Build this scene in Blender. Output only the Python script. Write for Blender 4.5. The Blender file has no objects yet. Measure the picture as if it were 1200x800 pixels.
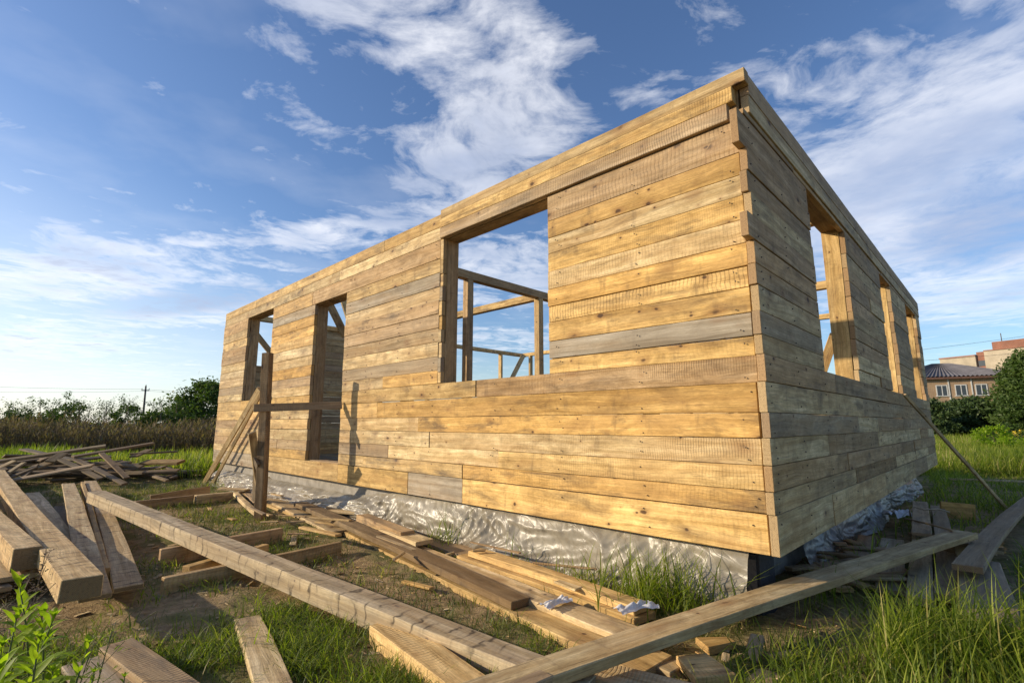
import bpy, bmesh, math, random
import numpy as np
from mathutils import Vector, Matrix, noise as mn

R = random.Random(7)
NR = np.random.RandomState(11)
SC = bpy.context.scene
COL = SC.collection
rad = math.radians

# ------------------------------------------------------------------ camera
CAMH = 1.10
PITCH = math.atan(96 / 587.0)
cam = bpy.data.cameras.new('camera'); camo = bpy.data.objects.new('camera', cam); COL.objects.link(camo)
cam.sensor_width = 36; cam.lens = 587 / 1200 * 36; cam.clip_end = 6000; cam.clip_start = 0.05
camo.location = (0, 0, CAMH); camo.rotation_euler = (math.pi / 2 + PITCH, 0, 0)
SC.camera = camo

def at(x, y, z=0.0):
    """surveyed position: where a sight line through a photo point meets the level z"""
    u = (x - 600) / 587; v = (400 - y) / 587; c, s = math.cos(PITCH), math.sin(PITCH)
    f, up = c - v * s, s + v * c
    t = (z - CAMH) / up
    return Vector((u * t, f * t, z))
def atd(x, y, D):
    u = (x - 600) / 587; v = (400 - y) / 587; c, s = math.cos(PITCH), math.sin(PITCH)
    f, up = c - v * s, s + v * c
    return Vector((u / f * D, D, CAMH + up / f * D))

ANG = rad(45.75)
D1 = Vector((-math.sin(ANG), math.cos(ANG), 0))
D2 = Vector((math.cos(ANG), math.sin(ANG), 0))
C0 = Vector((1.41, 2.867, 0))
UP = Vector((0, 0, 1))
def W(a, b, z): return C0 + D1 * a + D2 * b + UP * z
def rel(x, y):
    X = x - C0.x; Y = y - C0.y
    return X * D1.x + Y * D1.y, X * D2.x + Y * D2.y

# ------------------------------------------------------------------ tags
def tag(o, label=None, cat=None, group=None, kind=None):
    if label: o['label'] = label
    if cat: o['category'] = cat
    if group: o['group'] = group
    if kind: o['kind'] = kind
    return o
def empty(name, loc, label, cat, group=None):
    o = bpy.data.objects.new(name, None); COL.objects.link(o); o.location = loc
    o.empty_display_size = .2
    return tag(o, label, cat, group)
def link(name, me, parent=None):
    o = bpy.data.objects.new(name, me); COL.objects.link(o)
    if parent is not None:
        o.parent = parent
        root = parent
        while root.parent is not None: root = root.parent
        me.transform(Matrix.Translation(-root.location))
    return o

# ------------------------------------------------------------------ node helpers
def new_mat(name):
    m = bpy.data.materials.new(name); m.use_nodes = True
    nt = m.node_tree; nt.nodes.clear()
    return m, nt
class NT:
    def __init__(s, nt): s.nt = nt
    def n(s, typ, **kw):
        nd = s.nt.nodes.new(typ)
        for k, v in kw.items():
            if k == 'ins':
                for kk, vv in v.items(): s.set(nd.inputs[kk], vv)
            else: setattr(nd, k, v)
        return nd
    def set(s, sock, v):
        if isinstance(v, bpy.types.NodeSocket): s.nt.links.new(v, sock)
        elif v is not None:
            if isinstance(v, tuple) and len(v) == 3 and sock.type == 'RGBA': v = v + (1,)
            sock.default_value = v
    def math(s, op, a, b=None, c=None, clamp=False):
        nd = s.nt.nodes.new('ShaderNodeMath'); nd.operation = op; nd.use_clamp = clamp
        s.set(nd.inputs[0], a)
        if b is not None: s.set(nd.inputs[1], b)
        if c is not None: s.set(nd.inputs[2], c)
        return nd.outputs[0]
    def vec(s, x, y, z):
        nd = s.nt.nodes.new('ShaderNodeCombineXYZ')
        s.set(nd.inputs[0], x); s.set(nd.inputs[1], y); s.set(nd.inputs[2], z); return nd.outputs[0]
    def vm(s, op, a, b=None):
        nd = s.nt.nodes.new('ShaderNodeVectorMath'); nd.operation = op
        s.set(nd.inputs[0], a)
        if b is not None: s.set(nd.inputs[1], b)
        return nd.outputs['Value'] if op in ('LENGTH', 'DOT_PRODUCT') else nd.outputs[0]
    def noise(s, vec, scale, detail=3, rough=.55, dist=0, out=0):
        nd = s.nt.nodes.new('ShaderNodeTexNoise'); s.set(nd.inputs['Vector'], vec)
        nd.inputs['Scale'].default_value = scale; nd.inputs['Detail'].default_value = detail
        nd.inputs['Roughness'].default_value = rough; nd.inputs['Distortion'].default_value = dist
        return nd.outputs[out]
    def ramp(s, fac, stops, interp='LINEAR'):
        nd = s.nt.nodes.new('ShaderNodeValToRGB'); s.set(nd.inputs[0], fac); cr = nd.color_ramp; cr.interpolation = interp
        while len(cr.elements) < len(stops): cr.elements.new(.5)
        for e, (p, c) in zip(cr.elements, stops):
            e.position = p; e.color = (tuple(c) + (1,)) if not isinstance(c, (int, float)) else (c, c, c, 1)
        return nd.outputs[0]
    def mix(s, fac, a, b, mode='MIX'):
        nd = s.nt.nodes.new('ShaderNodeMix'); nd.data_type = 'RGBA'; nd.blend_type = mode
        s.set(nd.inputs[0], fac); s.set(nd.inputs[6], a); s.set(nd.inputs[7], b); return nd.outputs[2]
    def mr(s, v, a, b, c=0., d=1., smooth=False):
        nd = s.nt.nodes.new('ShaderNodeMapRange'); nd.clamp = True
        if smooth: nd.interpolation_type = 'SMOOTHSTEP'
        s.set(nd.inputs[0], v); s.set(nd.inputs[1], a); s.set(nd.inputs[2], b); s.set(nd.inputs[3], c); s.set(nd.inputs[4], d)
        return nd.outputs[0]
    def bump(s, h, strength, dist):
        nd = s.nt.nodes.new('ShaderNodeBump'); s.set(nd.inputs['Height'], h)
        nd.inputs['Strength'].default_value = strength; nd.inputs['Distance'].default_value = dist
        return nd.outputs[0]
    def bsdf(s, col, rough=.8, normal=None, spec=.3, **kw):
        nd = s.nt.nodes.new('ShaderNodeBsdfPrincipled')
        s.set(nd.inputs['Base Color'], col); s.set(nd.inputs['Roughness'], rough)
        nd.inputs['Specular IOR Level'].default_value = spec
        if normal is not None: s.set(nd.inputs['Normal'], normal)
        for k, v in kw.items(): s.set(nd.inputs[k], v)
        return nd.outputs[0]
    def out(s, sh):
        o = s.nt.nodes.new('ShaderNodeOutputMaterial'); s.nt.links.new(sh, o.inputs[0])

# ------------------------------------------------------------------ wood
def wood_mat(name, gray=0.0, dark=1.0, sat=1.0, dirt=.35, scars=0., end_shade=1.):
    m, nt = new_mat(name); k = NT(nt)
    uv = k.n('ShaderNodeUVMap', uv_map='UVMap').outputs[0]
    sep = k.n('ShaderNodeSeparateXYZ', ins={0: uv}); u, v = sep.outputs[0], sep.outputs[1]
    at_ = k.n('ShaderNodeAttribute', attribute_name='wd'); rgb = k.n('ShaderNodeSeparateColor', ins={0: at_.outputs['Color']})
    r, g, b = rgb.outputs[0], rgb.outputs[1], rgb.outputs[2]; a = at_.outputs['Alpha']
    off = k.math('MULTIPLY', g, 61.0)
    warp = k.noise(k.vec(k.math('MULTIPLY', u, 1.3), k.math('MULTIPLY', v, 3.0), off), 1.0, 2)
    v2 = k.math('ADD', v, k.math('MULTIPLY', k.math('SUBTRACT', warp, .5), .10))
    base = k.ramp(r, [(0, (.74, .455, .15)), (.18, (.80, .54, .21)), (.36, (.68, .50, .26)), (.5, (.80, .62, .34)),
                      (.62, (.50, .34, .17)), (.74, (.60, .41, .22)), (.86, (.42, .31, .175)), (1, (.55, .48, .37))])
    bv = k.mr(k.math('FRACT', k.math('MULTIPLY', g, 17.9)), 0, 1, .72, 1.16); base = k.mix(1.0, base, k.vec(bv, bv, bv), 'MULTIPLY')
    # broad grain
    g1 = k.noise(k.vec(k.math('MULTIPLY', u, .7), k.math('MULTIPLY', v2, 26.0), off), 1.0, 4, .6, .5)
    g2 = k.noise(k.vec(k.math('MULTIPLY', u, 4.0), k.math('MULTIPLY', v2, 170.0), off), 1.0, 2)
    tone = k.mr(g1, .30, .70, .66, 1.16)
    col = k.mix(1.0, base, k.vec(tone, k.math('POWER', tone, 1.2), k.math('POWER', tone, 1.6)), 'MULTIPLY')
    t2 = k.mr(g2, .32, .68, .80, 1.10); col = k.mix(1.0, col, k.vec(t2, t2, t2), 'MULTIPLY')
    # fine mottling of rough sawn fibres
    g3 = k.noise(k.vec(k.math('MULTIPLY', u, 38.), k.math('MULTIPLY', v, 120.0), off), 1.0, 3, .7)
    t3 = k.mr(g3, .3, .7, .84, 1.10); col = k.mix(1.0, col, k.vec(t3, t3, t3), 'MULTIPLY')
    # blotches of light and dark, a hand's width across
    g4 = k.noise(k.vec(k.math('MULTIPLY', u, 4.5), k.math('MULTIPLY', v, 9.0), k.math('ADD', off, 4.)), 1.0, 5, .68, .6)
    t4 = k.mr(g4, .32, .68, .64, 1.18); col = k.mix(1.0, col, k.vec(t4, k.math('POWER', t4, 1.1), k.math('POWER', t4, 1.25)), 'MULTIPLY')
    # slow colour drift along a board (sap and heartwood)
    dr = k.noise(k.vec(k.math('MULTIPLY', u, .9), k.math('MULTIPLY', v, 5.0), off), 1.3, 3)
    col = k.mix(k.mr(dr, .45, .72, 0, .5), col, (.46, .27, .105), 'MIX')
    # saw marks across the board, only on some boards and patches
    wob = k.noise(k.vec(k.math('MULTIPLY', u, 3.0), k.math('MULTIPLY', v, 8.0), off), 1.0, 2)
    fq = k.mr(k.math('FRACT', k.math('MULTIPLY', g, 7.3)), 0, 1, 200., 420.)
    ph = k.math('ADD', k.math('MULTIPLY', u, fq), k.math('MULTIPLY', wob, 12.0))
    saw = k.math('SINE', ph)
    sawm = k.math('MULTIPLY', k.mr(k.noise(k.vec(k.math('MULTIPLY', u, 1.6), k.math('MULTIPLY', v, 7.), off), 1.0, 3), .38, .60),
                  k.mr(k.math('FRACT', k.math('MULTIPLY', g, 13.7)), .35, .9, .03, 1.0))
    sawd = k.math('MULTIPLY', k.mr(saw, .0, 1.0), sawm)
    col = k.mix(k.math('MULTIPLY', sawd, .34), col, (.15, .08, .035), 'MIX')
    # knots, large and small
    def knots(su, sv, thr, rmin, rmax, shift):
        kv = k.vec(k.math('ADD', k.math('MULTIPLY', u, su), k.math('MULTIPLY', off, shift)), k.math('MULTIPLY', v2, sv), off)
        kw = k.noise(k.vec(k.math('MULTIPLY', u, 30.), k.math('MULTIPLY', v, 30.), off), 1., 2, .5, 0, 1)
        kv = k.vm('ADD', kv, k.vm('MULTIPLY', k.vm('SUBTRACT', kw, (.5, .5, .5)), (.10, .10, .0)))
        vo = k.n('ShaderNodeTexVoronoi', ins={'Vector': kv, 'Scale': 1.0, 'Randomness': 1.0})
        sel = k.n('ShaderNodeSeparateColor', ins={0: vo.outputs['Color']})
        on = k.math('GREATER_THAN', sel.outputs[0], thr)
        kd = k.math('DIVIDE', vo.outputs['Distance'], k.mr(sel.outputs[1], 0, 1, rmin, rmax))
        return k.math('MULTIPLY', k.mr(kd, .5, 1.1, 1, 0, True), on), k.math('MULTIPLY', k.mr(kd, .6, 3.0, 1, 0, True), on)
    k1, h1 = knots(3.6, 6.0, .40, .06, .16, 3.1)
    k2, h2 = knots(9., 12., .60, .06, .15, 5.3)
    knot = k.math('MAXIMUM', k1, k2); halo = k.math('MAXIMUM', h1, k.math('MULTIPLY', h2, .7))
    col = k.mix(k.math('MULTIPLY', halo, .5), col, (.24, .115, .045), 'MIX')
    col = k.mix(k.math('MULTIPLY', knot, .88), col, (.06, .03, .018), 'MIX')
    # stains and weather
    st = k.noise(k.vec(k.math('MULTIPLY', u, 1.8), k.math('MULTIPLY', v, 7.0), k.math('ADD', off, 9.)), 1.0, 6, .68, .5)
    col = k.mix(k.math('MULTIPLY', k.mr(st, .50, .70), k.mr(k.math('FRACT', k.math('MULTIPLY', g, 29.3)), .2, 1., dirt * .4, min(1, dirt * 1.9))), col, (.085, .062, .045), 'MIX')
    st2 = k.noise(k.vec(k.math('MULTIPLY', u, 11.), k.math('MULTIPLY', v, 2.5), off), 1.0, 4, .65)
    col = k.mix(k.math('MULTIPLY', k.mr(st2, .58, .72), .38), col, (.09, .06, .04), 'MIX')
    # small drying checks and nail marks
    ckn = k.noise(k.vec(k.math('MULTIPLY', u, 5.), k.math('MULTIPLY', v, 260.0), k.math('ADD', off, 2.)), 1.0, 2)
    col = k.mix(k.math('MULTIPLY', k.mr(ckn, .63, .70), .6), col, (.06, .04, .025), 'MIX')
    gr = k.noise(k.vec(k.math('MULTIPLY', u, 1.2), k.math('MULTIPLY', v, 9.0), k.math('ADD', off, 23.)), 1.0, 4, .6)
    wf = k.math('ADD', k.math('MULTIPLY', a, k.mr(gr, .3, .6, .45, 1.0)), gray, clamp=True)
    gcol = k.mix(k.mr(g1, .3, .7), (.20, .165, .12), (.47, .41, .32))
    col = k.mix(wf, col, gcol, 'MIX')
    if scars:
        sc_ = k.math('ADD', k.math('MULTIPLY', u, 62.), k.math('MULTIPLY', k.noise(k.vec(k.math('MULTIPLY', u, 5.), k.math('MULTIPLY', v, 5.), off), 1., 3), 16.))
        sl_ = k.math('POWER', k.math('ABSOLUTE', k.math('SINE', k.math('MULTIPLY', sc_, .5))), 26.)
        sm_ = k.mr(k.noise(k.vec(k.math('MULTIPLY', u, 7.), k.math('MULTIPLY', v, 9.), k.math('ADD', off, 5.)), 1., 3), .42, .6)
        scar = k.math('MULTIPLY', k.math('MULTIPLY', sl_, sm_), scars)
        col = k.mix(scar, col, (.05, .038, .028), 'MIX')
    # end grain
    rv = k.vm('SUBTRACT', uv, k.vec(k.math('MULTIPLY', k.math('FRACT', k.math('MULTIPLY', g, 5.)), .1), -.04, 0))
    rn = k.math('ADD', k.math('MULTIPLY', k.vm('LENGTH', rv), 900.), k.math('MULTIPLY', k.noise(uv, 20., 2), 14.))
    ring = k.mr(k.math('SINE', rn), -1, 1, .55 * end_shade, .85 * end_shade)
    ec = k.mix(1.0, k.mix(.35, base, (.50, .27, .11)), k.vec(ring, ring, ring), 'MULTIPLY')
    ck = k.noise(uv, 60., 3, .7)
    ec = k.mix(k.mr(ck, .52, .72, 0, .6), ec, (.10, .06, .035))
    ec = k.mix(k.math('MULTIPLY', wf, .6), ec, (.20, .17, .14))
    col = k.mix(b, col, ec)
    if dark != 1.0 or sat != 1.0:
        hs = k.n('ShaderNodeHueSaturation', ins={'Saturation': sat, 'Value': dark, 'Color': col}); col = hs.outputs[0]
    h = k.math('ADD', k.math('MULTIPLY', g2, .5), k.math('MULTIPLY', sawd, -.7))
    h = k.math('ADD', h, k.math('MULTIPLY', g1, .6)); h = k.math('SUBTRACT', h, k.math('MULTIPLY', knot, .5))
    h = k.math('ADD', h, k.math('MULTIPLY', g3, .5))
    k.out(k.bsdf(col, .78, k.bump(h, .8, .003), .2))
    return m

WOOD = wood_mat('sawn_pine', dark=.97, sat=1.0, dirt=.52)
WOODW = wood_mat('weathered_pine', gray=.10, dark=.88, dirt=.6)
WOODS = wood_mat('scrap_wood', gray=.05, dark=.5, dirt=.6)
WOODB = wood_mat('scarred_beam', gray=.04, dark=1., dirt=.5, scars=.85, end_shade=.5)  # end grain darkened to stand in for shade on the end faces
WOODR = wood_mat('dull_wood', gray=.08, dark=.85, dirt=.6)  # slightly darker, greyer wood for the loose boards on the right

def simple(name, col, rough=.8, var=.2, scale=3., spec=.3, bumpd=0., metallic=0.):
    m, nt = new_mat(name); k = NT(nt)
    co = k.n('ShaderNodeTexCoord').outputs['Object']
    n = k.noise(co, scale, 4, .6)
    f = k.mr(n, .3, .7, 1 - var, 1 + var)
    c = k.mix(1.0, col, k.vec(f, f, f), 'MULTIPLY')
    nm = k.bump(n, .5, bumpd) if bumpd else None
    k.out(k.bsdf(c, rough, nm, spec, Metallic=metallic))
    return m

# ------------------------------------------------------------------ plank mesh builder
class MB:
    def __init__(s): s.v = []; s.f = []; s.uv = []; s.c = []; s.mi = []
    def face(s, idx, uvs, c, mi=0): s.f.append(idx); s.uv += uvs; s.c += [c] * len(idx); s.mi.append(mi)
    def plank(s, p0, p1, up, w, t, tone=None, weather=0., segs=None, wav=.0015, bow=0., sag=0., twist=0., skew=0., tip=1.0, mi=0, rnd=None):
        """board from p0 to p1 (centre of section), up = normal of its wide face, w width, t thickness"""
        rnd = rnd or R
        p0 = Vector(p0); p1 = Vector(p1); ax = (p1 - p0); L = ax.length; ax.normalize()
        up = Vector(up); up = (up - ax * up.dot(ax)).normalized(); sd = up.cross(ax).normalized()
        tone = rnd.random() if tone is None else tone
        g = rnd.random(); n = segs or max(1, min(14, int(L / .35)))
        u0 = rnd.random() * 20; v0 = rnd.random() * 10
        b = len(s.v)
        hw, ht = w / 2, t / 2
        for i in range(n + 1):
            q = i / n; c = p0 + ax * (L * q) + sd * (bow * 4 * q * (1 - q)) + up * (sag * 4 * q * (1 - q))
            ws = hw * (1 + (tip - 1) * q)
            a = twist * (q - .5); ca, sa = math.cos(a), math.sin(a)
            for k_, (x, y) in enumerate(((-1, -1), (1, -1), (1, 1), (-1, 1))):
                X = x * ws + rnd.uniform(-wav, wav); Y = y * ht + rnd.uniform(-wav, wav) * .6
                e = 0
                if i in (0, n): e = skew * x * hw * (1 if i == 0 else -1) * (.7 if i else 1)
                s.v.append(c + sd * (X * ca - Y * sa) + up * (X * sa + Y * ca) + ax * e)
        per = [0, w, w + t, 2 * w + t, 2 * w + 2 * t]
        col = (tone, g, 0., weather)
        for i in range(n):
            ua = u0 + L * i / n; ub = u0 + L * (i + 1) / n
            for j in range(4):
                a0 = b + i * 4 + j; a1 = b + i * 4 + (j + 1) % 4
                va, vb = v0 + per[j], v0 + per[j + 1]
                s.face((a0, a1, a1 + 4, a0 + 4), [(ua, va), (ua, vb), (ub, vb), (ub, va)], col, mi)
        ce = (tone, g, 1., weather)
        e = [(0, 0), (w, 0), (w, t), (0, t)]
        s.face((b + 3, b + 2, b + 1, b), [e[3], e[2], e[1], e[0]], ce, mi)
        b2 = b + n * 4
        s.face((b2, b2 + 1, b2 + 2, b2 + 3), e, ce, mi)
    def build(s, name, mat, parent=None, bevel=.003):
        me = bpy.data.meshes.new(name)
        me.from_pydata([tuple(q) for q in s.v], [], s.f)
        uvl = me.uv_layers.new(name='UVMap'); uvl.data.foreach_set('uv', [x for q in s.uv for x in q])
        ca = me.color_attributes.new('wd', 'FLOAT_COLOR', 'CORNER'); ca.data.foreach_set('color', [x for q in s.c for x in q])
        for mm in (mat if isinstance(mat, (list, tuple)) else [mat]): me.materials.append(mm)
        me.polygons.foreach_set('material_index', s.mi); me.update()
        o = link(name, me, parent)
        if bevel:
            md = o.modifiers.new('bevel', 'BEVEL'); md.width = bevel; md.segments = 1; md.limit_method = 'ANGLE'; md.angle_limit = rad(40)
        return o

def tube_mesh(name, pts, radii, mat, parent=None, sides=8):
    bm = bmesh.new(); rings = []
    pts = [Vector(p) for p in pts]
    for i, p in enumerate(pts):
        d = (pts[min(i + 1, len(pts) - 1)] - pts[max(i - 1, 0)]).normalized()
        x = d.orthogonal().normalized(); y = d.cross(x)
        if i and rings:
            x = (px - d * px.dot(d)).normalized(); y = d.cross(x)
        px = x
        r = radii[i] if isinstance(radii, (list, tuple)) else radii
        rings.append([bm.verts.new(p + x * (r * math.cos(2 * math.pi * j / sides)) + y * (r * math.sin(2 * math.pi * j / sides))) for j in range(sides)])
    for a, b in zip(rings, rings[1:]):
        for j in range(sides): bm.faces.new((a[j], a[(j + 1) % sides], b[(j + 1) % sides], b[j]))
    bm.faces.new(rings[0][::-1]); bm.faces.new(rings[-1])
    for f in bm.faces: f.smooth = True
    me = bpy.data.meshes.new(name); bm.to_mesh(me); bm.free(); me.materials.append(mat)
    return link(name, me, parent)

def box_bm(bm, lo, hi, fr=None, mi=0):
    vs = []
    for x in (lo[0], hi[0]):
        for y in (lo[1], hi[1]):
            for z in (lo[2], hi[2]):
                p = Vector((x, y, z)); vs.append(bm.verts.new(fr(p) if fr else p))
    for f in ((0, 1, 3, 2), (4, 6, 7, 5), (0, 4, 5, 1), (2, 3, 7, 6), (0, 2, 6, 4), (1, 5, 7, 3)):
        q = bm.faces.new([vs[i] for i in f]); q.material_index = mi
def bm_obj(name, bm, mats, parent=None, smooth=False):
    bmesh.ops.recalc_face_normals(bm, faces=bm.faces)
    if smooth:
        for f in bm.faces: f.smooth = True
    me = bpy.data.meshes.new(name); bm.to_mesh(me); bm.free()
    for mm in (mats if isinstance(mats, (list, tuple)) else [mats]): me.materials.append(mm)
    return link(name, me, parent)

# ------------------------------------------------------------------ terrain height
def gz(x, y):
    """gentle bumps; x, y numpy or float"""
    q = (np.sin(x * 2.1 + 1.3 * np.sin(y * 1.7)) * np.sin(y * 2.6 + x * .7) * .016
         + np.sin(x * 5.3 + y * 2.2 + 1) * np.sin(y * 4.7 - x * 1.1) * .008
         + np.sin(x * .45 + 2) * np.sin(y * .38 + .5) * .03)
    return q - .015
def fld(x, y, s, seed=0):
    """cheap smooth noise in 0..1"""
    a = np.sin(x * s + seed + 1.7 * np.sin(y * s * .83 + seed * 2.1)) + np.sin(y * s * 1.21 - seed + 1.5 * np.sin(x * s * .71 + seed))
    b = np.sin(x * s * 2.7 + y * s * 1.3 + seed * 3) * np.sin(y * s * 2.9 - x * s * .9 + seed)
    return np.clip(.5 + a * .18 + b * .2, 0, 1)

def ground():
    def axis(lo, hi, core0, core1, step):
        xs = list(np.arange(core0, core1 + 1e-6, step))
        d = step; x = core1
        while x < hi: d *= 1.22; x += d; xs.append(min(x, hi))
        d = step; x = core0; left = []
        while x > lo: d *= 1.22; x -= d; left.append(max(x, lo))
        return np.array(left[::-1] + xs)
    X = axis(-2500, 2500, -9, 9, .07); Y = axis(-800, 3500, .6, 12, .07)
    gx, gy = np.meshgrid(X, Y); nx, ny = len(X), len(Y)
    z = gz(gx, gy)
    z += (NR.rand(*z.shape) - .5) * .022 * ((abs(gx) < 9) & (gy < 12) & (gy > 0))
    v = np.stack([gx, gy, z], -1).reshape(-1, 3)
    i = (np.arange(ny - 1)[:, None] * nx + np.arange(nx - 1)[None]).reshape(-1)
    f = np.stack([i, i + 1, i + nx + 1, i + nx], -1)
    me = bpy.data.meshes.new('ground')
    me.vertices.add(len(v)); me.vertices.foreach_set('co', v.reshape(-1))
    me.loops.add(f.size); me.loops.foreach_set('vertex_index', f.reshape(-1))
    me.polygons.add(len(f)); me.polygons.foreach_set('loop_start', np.arange(0, f.size, 4)); me.update(calc_edges=True)
    me.polygons.foreach_set('use_smooth', [True] * len(f))
    m, nt = new_mat('soil_and_turf'); k = NT(nt)
    P = k.n('ShaderNodeTexCoord').outputs['Object']
    n1 = k.noise(P, 1.3, 5, .62); n2 = k.noise(P, 14., 5, .7); n3 = k.noise(P, 70., 3, .7)
    soil = k.ramp(n2, [(.25, (.12, .085, .045)), (.5, (.31, .22, .115)), (.72, (.50, .37, .20))])
    soil = k.mix(k.mr(n3, .55, .7, 0, .55), soil, (.26, .19, .11))
    vo = k.n('ShaderNodeTexVoronoi', ins={'Vector': P, 'Scale': 55.0})
    soil = k.mix(k.mr(vo.outputs['Distance'], .12, .2, .35, 0), soil, (.32, .24, .15))
    turf = k.ramp(n3, [(.3, (.05, .07, .016)), (.6, (.13, .15, .035)), (.8, (.30, .25, .10))])
    sp = k.n('ShaderNodeSeparateXYZ', ins={0: P})
    far = k.mr(sp.outputs[1], 9.0, 13.0)
    f = k.math('MAXIMUM', k.mr(n1, .46, .60, 0, .8), far)
    col = k.mix(f, soil, turf)
    farc = k.ramp(k.noise(P, .05, 4), [(.3, (.05, .085, .02)), (.55, (.085, .11, .03)), (.75, (.13, .12, .05))])
    col = k.mix(k.mr(sp.outputs[1], 30., 60.), col, farc)
    k.out(k.bsdf(col, .95, k.bump(k.math('ADD', n2, k.math('MULTIPLY', n3, .6)), .9, .02), .1))
    me.materials.append(m)
    o = link('ground', me); tag(o, kind='structure')
ground()

# ================================================================== THE TIMBER HOUSE
house = empty('timber_house', W(0, 0, 0), 'unfinished timber house shell of sawn boards with empty window openings', 'house')
ROWS = [.390, .608, .731, .869, 1.019, 1.162, 1.335, 1.490, 1.605, 1.746, 1.899, 2.029, 2.172, 2.323, 2.477, 2.611, 2.758, 2.980]
TR = [.16, .05, .24, .38, .06, .02, .70, .14, 1.0, .12, .22, .04, .40, .14, .50, .10, .66]       # tones seen near the corner
FW = [('w', 1.56, 2.95, 1.490, 2.980), ('d', 4.97, 5.89, .608, 2.780), ('w', 7.45, 8.62, 1.490, 2.980)]
RW = [('w', 1.34, 2.66, 1.490, 3.0), ('w', 4.56, 5.42, 1.490, 3.0), ('w', 6.88, 8.15, 1.490, 3.0)]
def free(L0, L1, z0, z1, ops):
    iv = [(L0, L1)]
    for _, a, b, s0, s1 in ops:
        if s0 < z1 - .02 and s1 > z0 + .02:
            nv = []
            for p, q in iv:
                if b <= p or a >= q: nv.append((p, q))
                else:
                    if a - p > .02: nv.append((p, a))
                    if q - b > .02: nv.append((b, q))
            iv = nv
    return iv
def wall(name, P, out, L0, L1, rows, ops, tonef, t=.045, lens=(1.2, 3.6), endf=None, weather=0., seed=1, offs=0., split=None, side=0):
    """P(s, z) gives the point of the outer face; out the outward normal"""
    rr = random.Random(seed); mb = MB()
    for i, (z0, z1) in enumerate(zip(rows, rows[1:])):
        for p, q in free(L0 if not (split and side and i < 7) else split[i], L1 if not (split and not side and i < 7) else split[i], z0, z1, ops):
            s = p
            while s < q - .01:
                e = s + rr.uniform(*lens)
                if q - e < .7: e = q
                a0, a1 = s, e
                if s == L0 and endf and i < 30: a0 = endf(i)
                tn = tonef(i, s, rr); w_ = weather * rr.random() ** 2
                if isinstance(tn, tuple): tn, w_ = tn
                prd = rr.uniform(-.0065, .0065) + offs
                g_ = rr.choice([.0022, .0025, .003, .0045, .006])
                dz0 = rr.uniform(-.0015, .0015)
                zc = (z0 + z1) / 2 + dz0
                mb.plank(P(a0 + (.001 if a0 > L0 else 0), zc) + out * (prd - t / 2), P(a1 - .001, zc) + out * (prd - t / 2), out,
                         z1 - z0 - g_, t, tn, w_, wav=.0011, rnd=rr, skew=rr.uniform(-.008, .008) if e != q else 0)
                s = e
    return mb.build(name, WOOD, house, .0025)
# front wall (sunlit, long)
LEFTROWS = [.390, .608, .731, .869, 1.019, 1.162, 1.335, 1.490, 1.62, 1.76, 1.91, 2.05, 2.20, 2.34, 2.48, 2.63, 2.78, 2.98]
def tf(i, s, rr):
    if s < 1.5 and i >= 7 or i < 8 and s < 2.0:
        w_ = .75 if i == 8 else (.25 if i in (16,) else 0.)
        return (min(1, max(0, TR[i] + rr.uniform(-.03, .03))), w_)
    if rr.random() < .10: return (rr.choice([.62, .86, .95]), rr.uniform(.2, .6))
    return (rr.choice([.02, .1, .16, .24, .3, .38, .45, .5, .55, .68, .74]) + rr.uniform(-.03, .03), .25 * rr.random() ** 2)
def tl(i, s, rr):
    if i in (2, 8): return (rr.choice([.6, .86, .7]), rr.uniform(.15, .5))
    if rr.random() < .16: return (rr.choice([.62, .86, .95]), rr.uniform(.1, .5))
    return (rr.choice([.02, .1, .16, .24, .34, .42, .5, .5, .55, .68, .74]) + rr.uniform(-.03, .03), .3 * rr.random() ** 2)
PF = lambda s, z: W(s, 0, z)
PR = lambda s, z: W(-.048, s, z)
er = random.Random(5)
ENDF = {i: er.uniform(.001, .012) for i in range(40)}
SPL = [3.45, 4.35, 3.85, 4.7, 3.3, 4.1, 4.95]
o = wall('front_wall', PF, -D2, 0.0, 3.0, ROWS, FW, tf, split=SPL, seed=3, endf=lambda i: ENDF[i], lens=(2.0, 4.5))
o['label'] = 'sunlit honey boards of the long front wall beside the near corner'
o = wall('front_wall', PF, -D2, 3.0, 9.96, LEFTROWS, FW, tl, split=SPL, side=1, seed=8, lens=(1.0, 3.2))
mb = MB()      # two top boards of the left section
for z0, z1, sgs in ((2.982, 3.12, [(3.0, 5.2), (5.2, 7.6), (7.6, 9.96)]), (3.123, 3.262, [(3.0, 4.1), (4.1, 6.6), (6.6, 8.3), (8.3, 9.96)])):
    for a, b in sgs:
        mb.plank(W(a + .001, .0225, (z0 + z1) / 2), W(b - .001, .0225, (z0 + z1) / 2), -D2, z1 - z0, .045, R.choice([.1, .24, .5, .42]), .1)
mb.build('upper_boards', WOOD, house)
mb = MB()      # proud lintel on the right section
for (z0, z1, tn, w_, a0) in ((2.984, 3.095, .80, .35, .05), (3.098, 3.20, .20, 0, .012), (3.203, 3.292, .30, .1, -.068)):
    mb.plank(W(a0 - .0, .006 if z0 < 3.2 else .014, (z0 + z1) / 2), W(2.985, .006 if z0 < 3.2 else .014, (z0 + z1) / 2), -D2, z1 - z0, .065 if z0 < 3.2 else .07, tn, w_)
lint = mb.build('lintel', WOOD, house); lint['label'] = 'three proud lintel boards over the largest window opening'
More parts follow.
